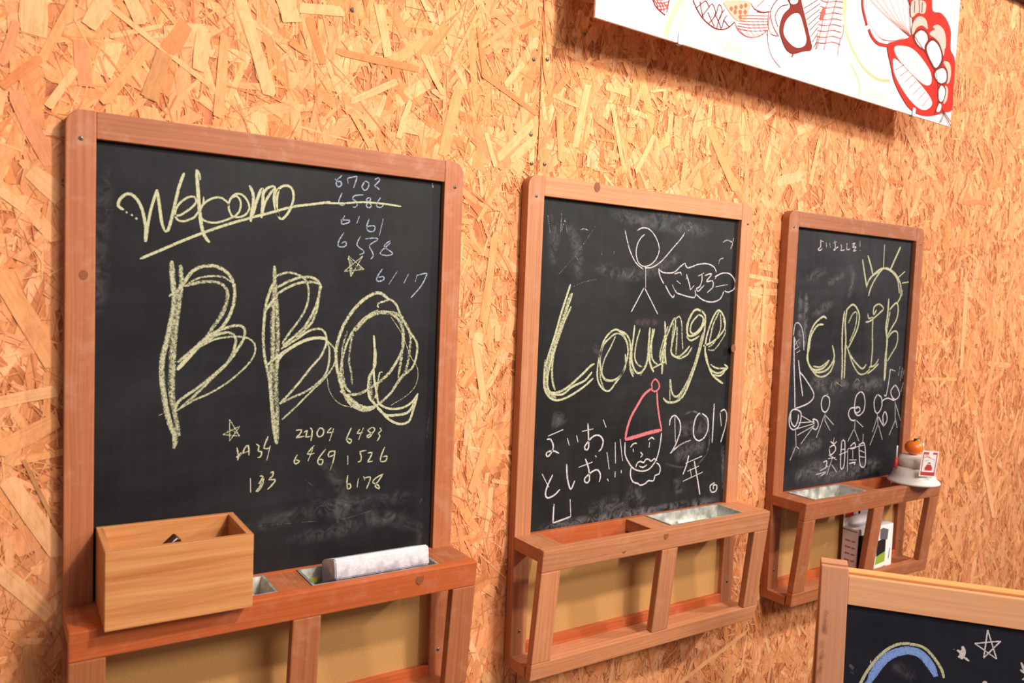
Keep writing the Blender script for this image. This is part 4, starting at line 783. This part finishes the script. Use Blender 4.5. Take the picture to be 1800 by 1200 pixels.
def ap(f, P, col):
    # smooth closed outline
    q = [apx(*p) for p in f(P)]; n = len(q); out = []
    for i in range(n):
        p0, p1, p2, p3 = q[i - 1], q[i], q[(i + 1) % n], q[(i + 2) % n]
        for j in range(4):
            t = j / 4; out.append(tuple(0.5 * (2 * p1[a] + (p2[a] - p0[a]) * t + (2 * p0[a] - 5 * p1[a] + 4 * p2[a] - p3[a]) * t * t + (3 * p1[a] - p0[a] - 3 * p2[a] + p3[a]) * t ** 3) for a in (0, 1)))
    out = [(x, max(z, 0.0012)) for x, z in out]
    AR.poly(out, col, lay())
# pale background washes
for P, w_, c_ in (([(760, -40), (755, 200), (790, 350), (850, 480), (930, 600), (1040, 680), (1140, 690)], 5, lin((206, 184, 132))), ([(800, 540), (850, 640), (880, 740), (870, 830)], 4, PALEG), ([(740, 0), (745, 120), (770, 300)], 6, lin((206, 192, 150)))): al(L2, P, w_, c_)
al(L1, [(860, 0), (790, 120), (740, 240), (720, 330)], 9, lin((184, 194, 150))); al(L1, [(900, 0), (880, 160), (860, 330)], 7, lin((196, 204, 172)))
for i in range(9): al(L1, [(1130 + 40 * i, 300 + 18 * i), (1230 + 36 * i, 420 + 18 * i), (1300 + 36 * i, 540 + 12 * i)], 0.9, PALEO)
for i in range(7): al(L1, [(1500 - 30 * i, 350), (1420 - 30 * i, 430), (1350 - 30 * i, 470)], 0.8, PALEO)
for i in range(16):
    t = math.radians(185 + 7.5 * i); al(L2, [(1140 + 300 * math.cos(t), 340 - 300 * math.sin(t)), (1140 + 215 * math.cos(t), 340 - 215 * math.sin(t))], 0.7, lin((200, 166, 150)))
for i in range(10): al(L2, [(900 + 22 * i, 720 + 8 * i), (940 + 24 * i, 860 + 8 * i)], 0.8, lin((192, 190, 156)))
# netted scales, left
for c_, pts in ((BRC, [(600, -10), (630, 60), (680, 110), (715, 138)]), (BRC, [(735, 85), (745, 20), (760, -20)])): al(L1, pts, 1.6, c_)
for i in range(4): al(L1, [(610 + 30 * i, -5 + 8 * i), (640 + 30 * i, 40 + 10 * i), (655 + 25 * i, 90 + 8 * i)], 1.4, LRED); al(L1, [(620 + 10 * i, 30 * i - 5), (680 + 10 * i, 28 * i), (740, 25 * i - 10)], 1.2, LRED)
al(L1, [(965, 0), (1000, 80), (1050, 160), (1110, 220), (1180, 262), (1250, 265), (1300, 240), (1340, 200)], 1.8, BRC)
for P in ([(1000, 70), (1060, 20), (1085, 10), (1110, 60)], [(1045, 150), (1100, 80), (1140, 35), (1170, 110), (1150, 170)], [(1105, 215), (1170, 140), (1200, 40), (1230, 90), (1210, 170)], [(1180, 260), (1210, 150), (1250, 90)], [(1225, 255), (1250, 170), (1275, 140)], [(1030, 10), (1040, 90), (1060, 160)], [(1100, 110), (1130, 180), (1160, 240)], [(1170, 140), (1200, 200), (1220, 260)], [(1240, 180), (1270, 215), (1290, 240)]): al(L1, P, 1.4, BRC)
ap(L1, [(1250, 10), (1470, 10), (1480, 70), (1440, 180), (1390, 195), (1340, 170), (1280, 90)], lin((212, 164, 138)))
for x, y in ((1310, 80), (1350, 70), (1400, 60), (1440, 50), (1345, 110), (1390, 110), (1435, 110), (1390, 155)): ap(L1, [(x - 16, y), (x, y - 22), (x + 16, y), (x, y + 24)], lin((214, 96, 76)))
al(L1, [(1340, 200), (1370, 270), (1430, 320), (1500, 338), (1580, 320), (1640, 270)], 1.3, LRED); al(L1, [(1490, 30), (1520, 80), (1590, 110), (1650, 105)], 1.3, BRC); al(L1, [(1650, 110), (1640, 200), (1650, 270)], 1.2, LRED)
for i in range(6): al(L1, [(1370 + 45 * i, 240 - 14 * i), (1410 + 40 * i, 300 - 6 * i), (1440 + 40 * i, 325)], 0.9, LRED); al(L1, [(1355 + 10 * i, 215 - 22 * i + 40), (1480, 260 - 28 * i + 20), (1640, 255 - 26 * i + 20)], 0.9, LRED)
al(L2, [(0, 100), (60, 110), (110, 100)], 1.3, BRC); al(L2, [(180, -10), (130, 60), (115, 130), (140, 230), (185, 310)], 1.4, BRC); al(L2, [(115, 130), (95, 210), (120, 290), (185, 310)], 1.2, LRED); al(L2, [(90, 260), (95, 380), (130, 490), (200, 580)], 1.2, BRC); al(L2, [(270, 40), (200, 60), (155, 140), (180, 230)], 1.4, BRC); al(L2, [(60, 0), (20, 40), (0, 60)], 1.2, LRED)
# heavy brown loop
ap(L2, [(262, -20), (285, 55), (225, 125), (192, 240), (208, 330), (250, 425), (310, 462), (400, 440), (468, 420), (440, 270), (385, 40), (365, -20)], BRC)
ap(L2, [(342, 115), (372, 145), (402, 250), (420, 340), (398, 396), (330, 406), (262, 352), (226, 280), (242, 190), (292, 130)], WHC); ap(L2, [(282, -15), (292, 34), (340, 28), (345, -15)], WHC); al(L2, [(310, 460), (297, 490)], 2, BRC)
for i in range(8): al(L2, [(400 + 12 * i, 72 + 48 * i), (470 + 6 * i, 30 + 46 * i), (545 - 4 * i, -20 + 50 * i)], 1.2, BRC); al(L2, [(545 - 6 * i, 0 + 52 * i), (600 - 4 * i, 20 + 50 * i), (660 - 2 * i, 10 + 50 * i), (735 - 3 * i, 20 + 52 * i)], 1.0, LRED)
for P in ([(610, -10), (570, 130), (545, 260), (510, 420)], [(680, -10), (640, 150), (600, 290), (570, 430)], [(735, 210), (735, 280), (700, 380), (690, 475)], [(500, 425), (520, 300)]): al(L2, P, 1.3, LRED)
ap(L2, [(545, 120), (570, 60), (585, 110), (545, 180)], lin((226, 92, 80)))
# fan petal
for P, w_ in (([(900, -20), (905, 80), (940, 220)], 4.5), ([(955, 250), (985, 320), (1040, 375), (1120, 392)], 5)): al(L2, P, w_, REDC)
al(L2, [(930, 0), (935, 120), (980, 240), (1060, 330), (1160, 350), (1260, 325)], 1, LRED)
for t in ((960, -10), (1010, -10), (1070, -10), (1130, -10), (1190, -10), (1245, -10)): al(L2, [t, ((t[0] + 1310) / 2 - 20, 150), (1305, 312)], 1.1, LRED)
# red wing
ap(L2, [(1420, -20), (1488, -20), (1502, 95), (1570, 112), (1625, 180), (1656, 280), (1652, 420), (1690, 520), (1684, 760), (1668, 940), (1600, 960), (1530, 985), (1420, 990), (1310, 935), (1230, 820), (1170, 690), (1142, 560), (1112, 388), (1190, 350), (1310, 310), (1330, 200), (1312, 60), (1300, -20)], REDC)
for P in ([(1175, 402), (1260, 396), (1340, 430), (1420, 520), (1480, 620), (1486, 710), (1440, 730), (1370, 680), (1270, 580), (1190, 480)], [(1160, 512), (1200, 520), (1290, 610), (1400, 730), (1480, 840), (1490, 900), (1440, 940), (1380, 925), (1300, 850), (1220, 730), (1170, 620)]): ap(L2, P, WHC)
for i in range(7): al(L2, [(1200 + 38 * i, 402 + 16 * i * i * .35), (1215 + 38 * i, 505 + 38 * i)], 0.9, LRED)
for i in range(7): al(L2, [(1180 + 38 * i, 600 + 52 * i), (1255 + 36 * i, 555 + 46 * i)], 1.2, REDC)
CELLS = [[(1320, 250), (1340, 180), (1385, 140), (1440, 170), (1455, 250), (1410, 220), (1360, 240), (1330, 300)], [(1470, 290), (1520, 255), (1570, 290), (1600, 370), (1590, 480), (1560, 380), (1520, 330)], [(1500, 232), (1545, 214), (1595, 262), (1612, 350), (1603, 420), (1580, 330), (1540, 270)], [(1590, 530), (1640, 540), (1655, 620), (1640, 700), (1618, 712), (1628, 620)], [(1310, 70), (1330, 5), (1430, 15), (1440, 80), (1420, 120), (1370, 112), (1318, 150)], [(1600, 745), (1628, 760), (1620, 850), (1590, 885)]]
for P in CELLS: ap(L2, P, lin((208, 184, 170)))
for P in ([(1400, 262), (1448, 300), (1452, 370), (1430, 422), (1370, 380), (1345, 310)], [(1500, 350), (1550, 400), (1572, 480), (1560, 540), (1515, 577), (1450, 440), (1460, 380)], [(1580, 585), (1612, 620), (1610, 690), (1570, 712), (1530, 680), (1520, 620)], [(1570, 735), (1602, 770), (1590, 850), (1560, 868), (1545, 800)], [(1552, 890), (1572, 900), (1560, 950), (1530, 952)]):
    cx = sum(p[0] for p in P) / len(P); cy = sum(p[1] for p in P) / len(P); ap(L2, [(cx + (x - cx) * 1.3, cy + (y - cy) * 1.24) for x, y in P], BRC); ap(L2, P, WHC)
for P in ([(1290, -20), (1300, 120), (1310, 310)], [(1380, 0), (1385, 110)], [(1345, 10), (1340, 110)], [(1410, 20), (1405, 110)], [(1335, 300), (1420, 430), (1500, 560), (1535, 680), (1545, 860), (1510, 985)], [(1580, 930), (1585, 1000), (1560, 1060)], [(1580, 940), (1620, 1020), (1655, 1085)], [(1590, 950), (1650, 1040)]): al(L2, P, 2.0, BRC)
tag(AR.build('ornament_print', INK, art.children[0]), kind='stuff')
for (u, v) in ((1195, 72), (1605, 200)):
    x, _ = apx(u, v)
    wood_box('clip', (x - 0.005, -0.0022, -0.0022), (x + 0.005, 0.0056, -0.0002), CLIP, art, 0, 0.0002); wood_box('clip', (x - 0.005, -0.0022, -0.0004), (x + 0.005, -0.0003, 0.0150), CLIP, art, 2, 0.0004)
    wood_box('bracket_arm', (x - 0.004, 0.0042, 0.090), (x + 0.004, YP - 0.0005, 0.094), CLIP, art, 1, 0.0003)

# ------------------------------------------------------------------ free standing A-frame board in the foreground
dA = ray(1492, 1012); PA = CAM + dA * 1.2
nrm = ray(1492, 1012).cross(ray(1800, 1054)); ev = nrm.cross(Vector((0, 0, 1))).normalized()
if ev.x < 0: ev = -ev
eang = math.atan2(ev.y, ev.x); LEAN = math.radians(8)
ez = empty('a_frame_board', (PA.x, PA.y, 0), eang); tag(ez, 'folding A frame sign with pine frame and navy chalkboard in the foreground', 'sign board')
def leanbox(name, lo, hi, mat, lean, y0, axis=None, bevel=0.0014):
    o = wood_box(name, lo, hi, mat, ez, axis, bevel); o.location = (0, y0, PA.z); o.rotation_euler = (lean, 0, 0); return o
SWD, EL, ETH = 0.0385, PA.z / math.cos(LEAN) - 0.001, 0.017
RL = 0.42
for side in (0, 1):
    ln = -LEAN if side == 0 else LEAN; y0 = 0.0 if side == 0 else 0.0215
    for xa in (-SWD, RL): sti = leanbox('stile', (xa, 0, -EL), (xa + SWD, ETH, 0.0105), EASELS, ln, y0, 2); lst = sti if (side == 0 and xa < 0) else (lst if side or xa > 0 else None)
    leanbox('top_rail', (0, 0.0008, -0.0425), (RL, ETH - 0.0008, 0.0), EASELW if side == 0 else EASELT, ln, y0, 0)
    leanbox('bottom_rail', (0, 0.0008, -0.80), (RL, ETH - 0.0008, -0.757), EASELW, ln, y0, 0)
    o = link('board_panel', mesh_of(bm_box((-0.002, 0.0065, -0.758), (RL + 0.002, 0.0105, -0.0420)), 'board_panel'), NAVY, ez)
    o.location = (0, y0, PA.z); o.rotation_euler = (ln, 0, 0)
    if side == 0: npan = o
for xa in (-SWD * .75, RL + SWD * .25): wood_box('hinge', (xa, ETH - 0.001, PA.z - 0.030), (xa + SWD * .5, 0.0225, PA.z - 0.006), CLIP, ez, 2, 0.0003)
MP = Matrix.Translation(PA) @ Matrix.Rotation(eang, 4, 'Z') @ Matrix.Rotation(-LEAN, 4, 'X'); MI = MP.inverted()
pn0 = MP @ Vector((0, 0.0065, 0)); pnn = (MP.to_3x3() @ Vector((0, 1, 0)))
def epx(u, v):
    p = MI @ on_plane(u, v, pn0, pnn); return (min(max(p.x, 0.001), RL - 0.001), p.z)
def edraw(name, items, label=None, parent=None, mat=CHALK, y=0.0065):
    r_ = Ribbons(lambda x, z, h: (x, y - h, z))
    for pts, wmm, col, cov in items: r_.stroke([epx(*p) for p in pts], wmm, col, cov, step=0.004)
    o = r_.build(name, mat, parent or npan)
    if label: o['label'] = label
    return o
K1 = lambda p: Z(1410, 1067, 9, p)
K2 = lambda p: Z(1600, 1067, 9, p)
edraw('chalk_arc', [(K1([(900, 1500), (905, 1340), (960, 1230), (1060, 1197 - 20), (1120, 1060), (1200, 940), (1330, 800), (1480, 720), (1640, 680)])[3:] + K2([(0, 685), (120, 715), (230, 800), (320, 920), (370, 1010), (405, 1095)]), 0.0118, SKY, .86),
                    (K1([(860, 1420), (880, 1280), (935, 1180), (985, 1080), (1070, 950), (1180, 810), (1300, 700), (1420, 620), (1560, 575), (1700, 575)]) + K2([(0, 585), (100, 595), (220, 640), (330, 740), (420, 860), (490, 970), (520, 1060), (530, 1120)]), 0.0042, YEL, .84),
                    (K1([(1080, 1150), (1000, 1280), (960, 1420)]), 0.0112, SKY, .82), (K1([(1082, 835), (1085, 885)]), 0.003, WHT, .7)], 'sky blue chalk curve edged in yellow')
sp_ = K2([(1225, 358), (1430, 535), (1365, 815), (1160, 800), (1020, 570)])
edraw('chalk_star', [([sp_[i], sp_[j]], 0.0036, WHT, .82) for i, j in ((0, 2), (2, 4), (4, 1), (1, 3), (3, 0))], 'white outlined five pointed star')
edraw('chalk_star', [(K2([(825, 615), (845, 680), (835, 750), (805, 815)]), 0.0058, WHT, .95), (K2([(740, 675), (790, 710), (800, 760), (760, 790)]), 0.0045, WHT, .9), (K2([(830, 780), (880, 810), (930, 852)]), 0.0036, WHT, .85), (K2([(685, 662), (695, 668)]), 0.002, WHT, .8), (K2([(800, 690), (840, 700), (815, 780)]), 0.006, WHT, .9)], 'small filled white star')
edraw('chalk_star', [(K2([(1755, 870), (1790, 960), (1830, 1060)]), 0.0036, WHT, .85), (K2([(1740, 985), (1800, 1030), (1880, 1060)]), 0.0036, WHT, .85), (K2([(1770, 1135), (1810, 1130), (1860, 1040)]), 0.0036, WHT, .85)], 'white star at the frame edge')
edraw('chalk_star', [(K2([(1145, 1190), (1200, 1180), (1190, 1260)]), 0.0036, WHT, .8)])
tag(edraw('chalk_smudge', [(K1([(740, 900), (800, 960), (860, 1040)]), 0.010, GRY, .5), (K1([(760, 1020), (840, 1060)]), 0.006, GRY, .45), (K2([(-300, 900), (-100, 1000), (100, 1150)]), 0.04, GRY, .2)], None, None, FILM), kind='stuff')
sp0 = MP @ Vector((0, 0, 0)); r_ = Ribbons(lambda x, z, h: (x, -h, z))
for P_ in ([(390, 20), (370, 230), (345, 445)], [(335, 495), (310, 760), (275, 1000), (255, 1190)]):
    Q_ = [MI @ on_plane(u, v, sp0, pnn) for u, v in K1(P_)]; r_.stroke([(p.x, p.z) for p in Q_], 0.0135, lin((112, 74, 56)), .75, False, 0.004, 0.0002)
tag(r_.build('tape_residue', FILM, lst), kind='stuff')
bpy.context.view_layer.update()
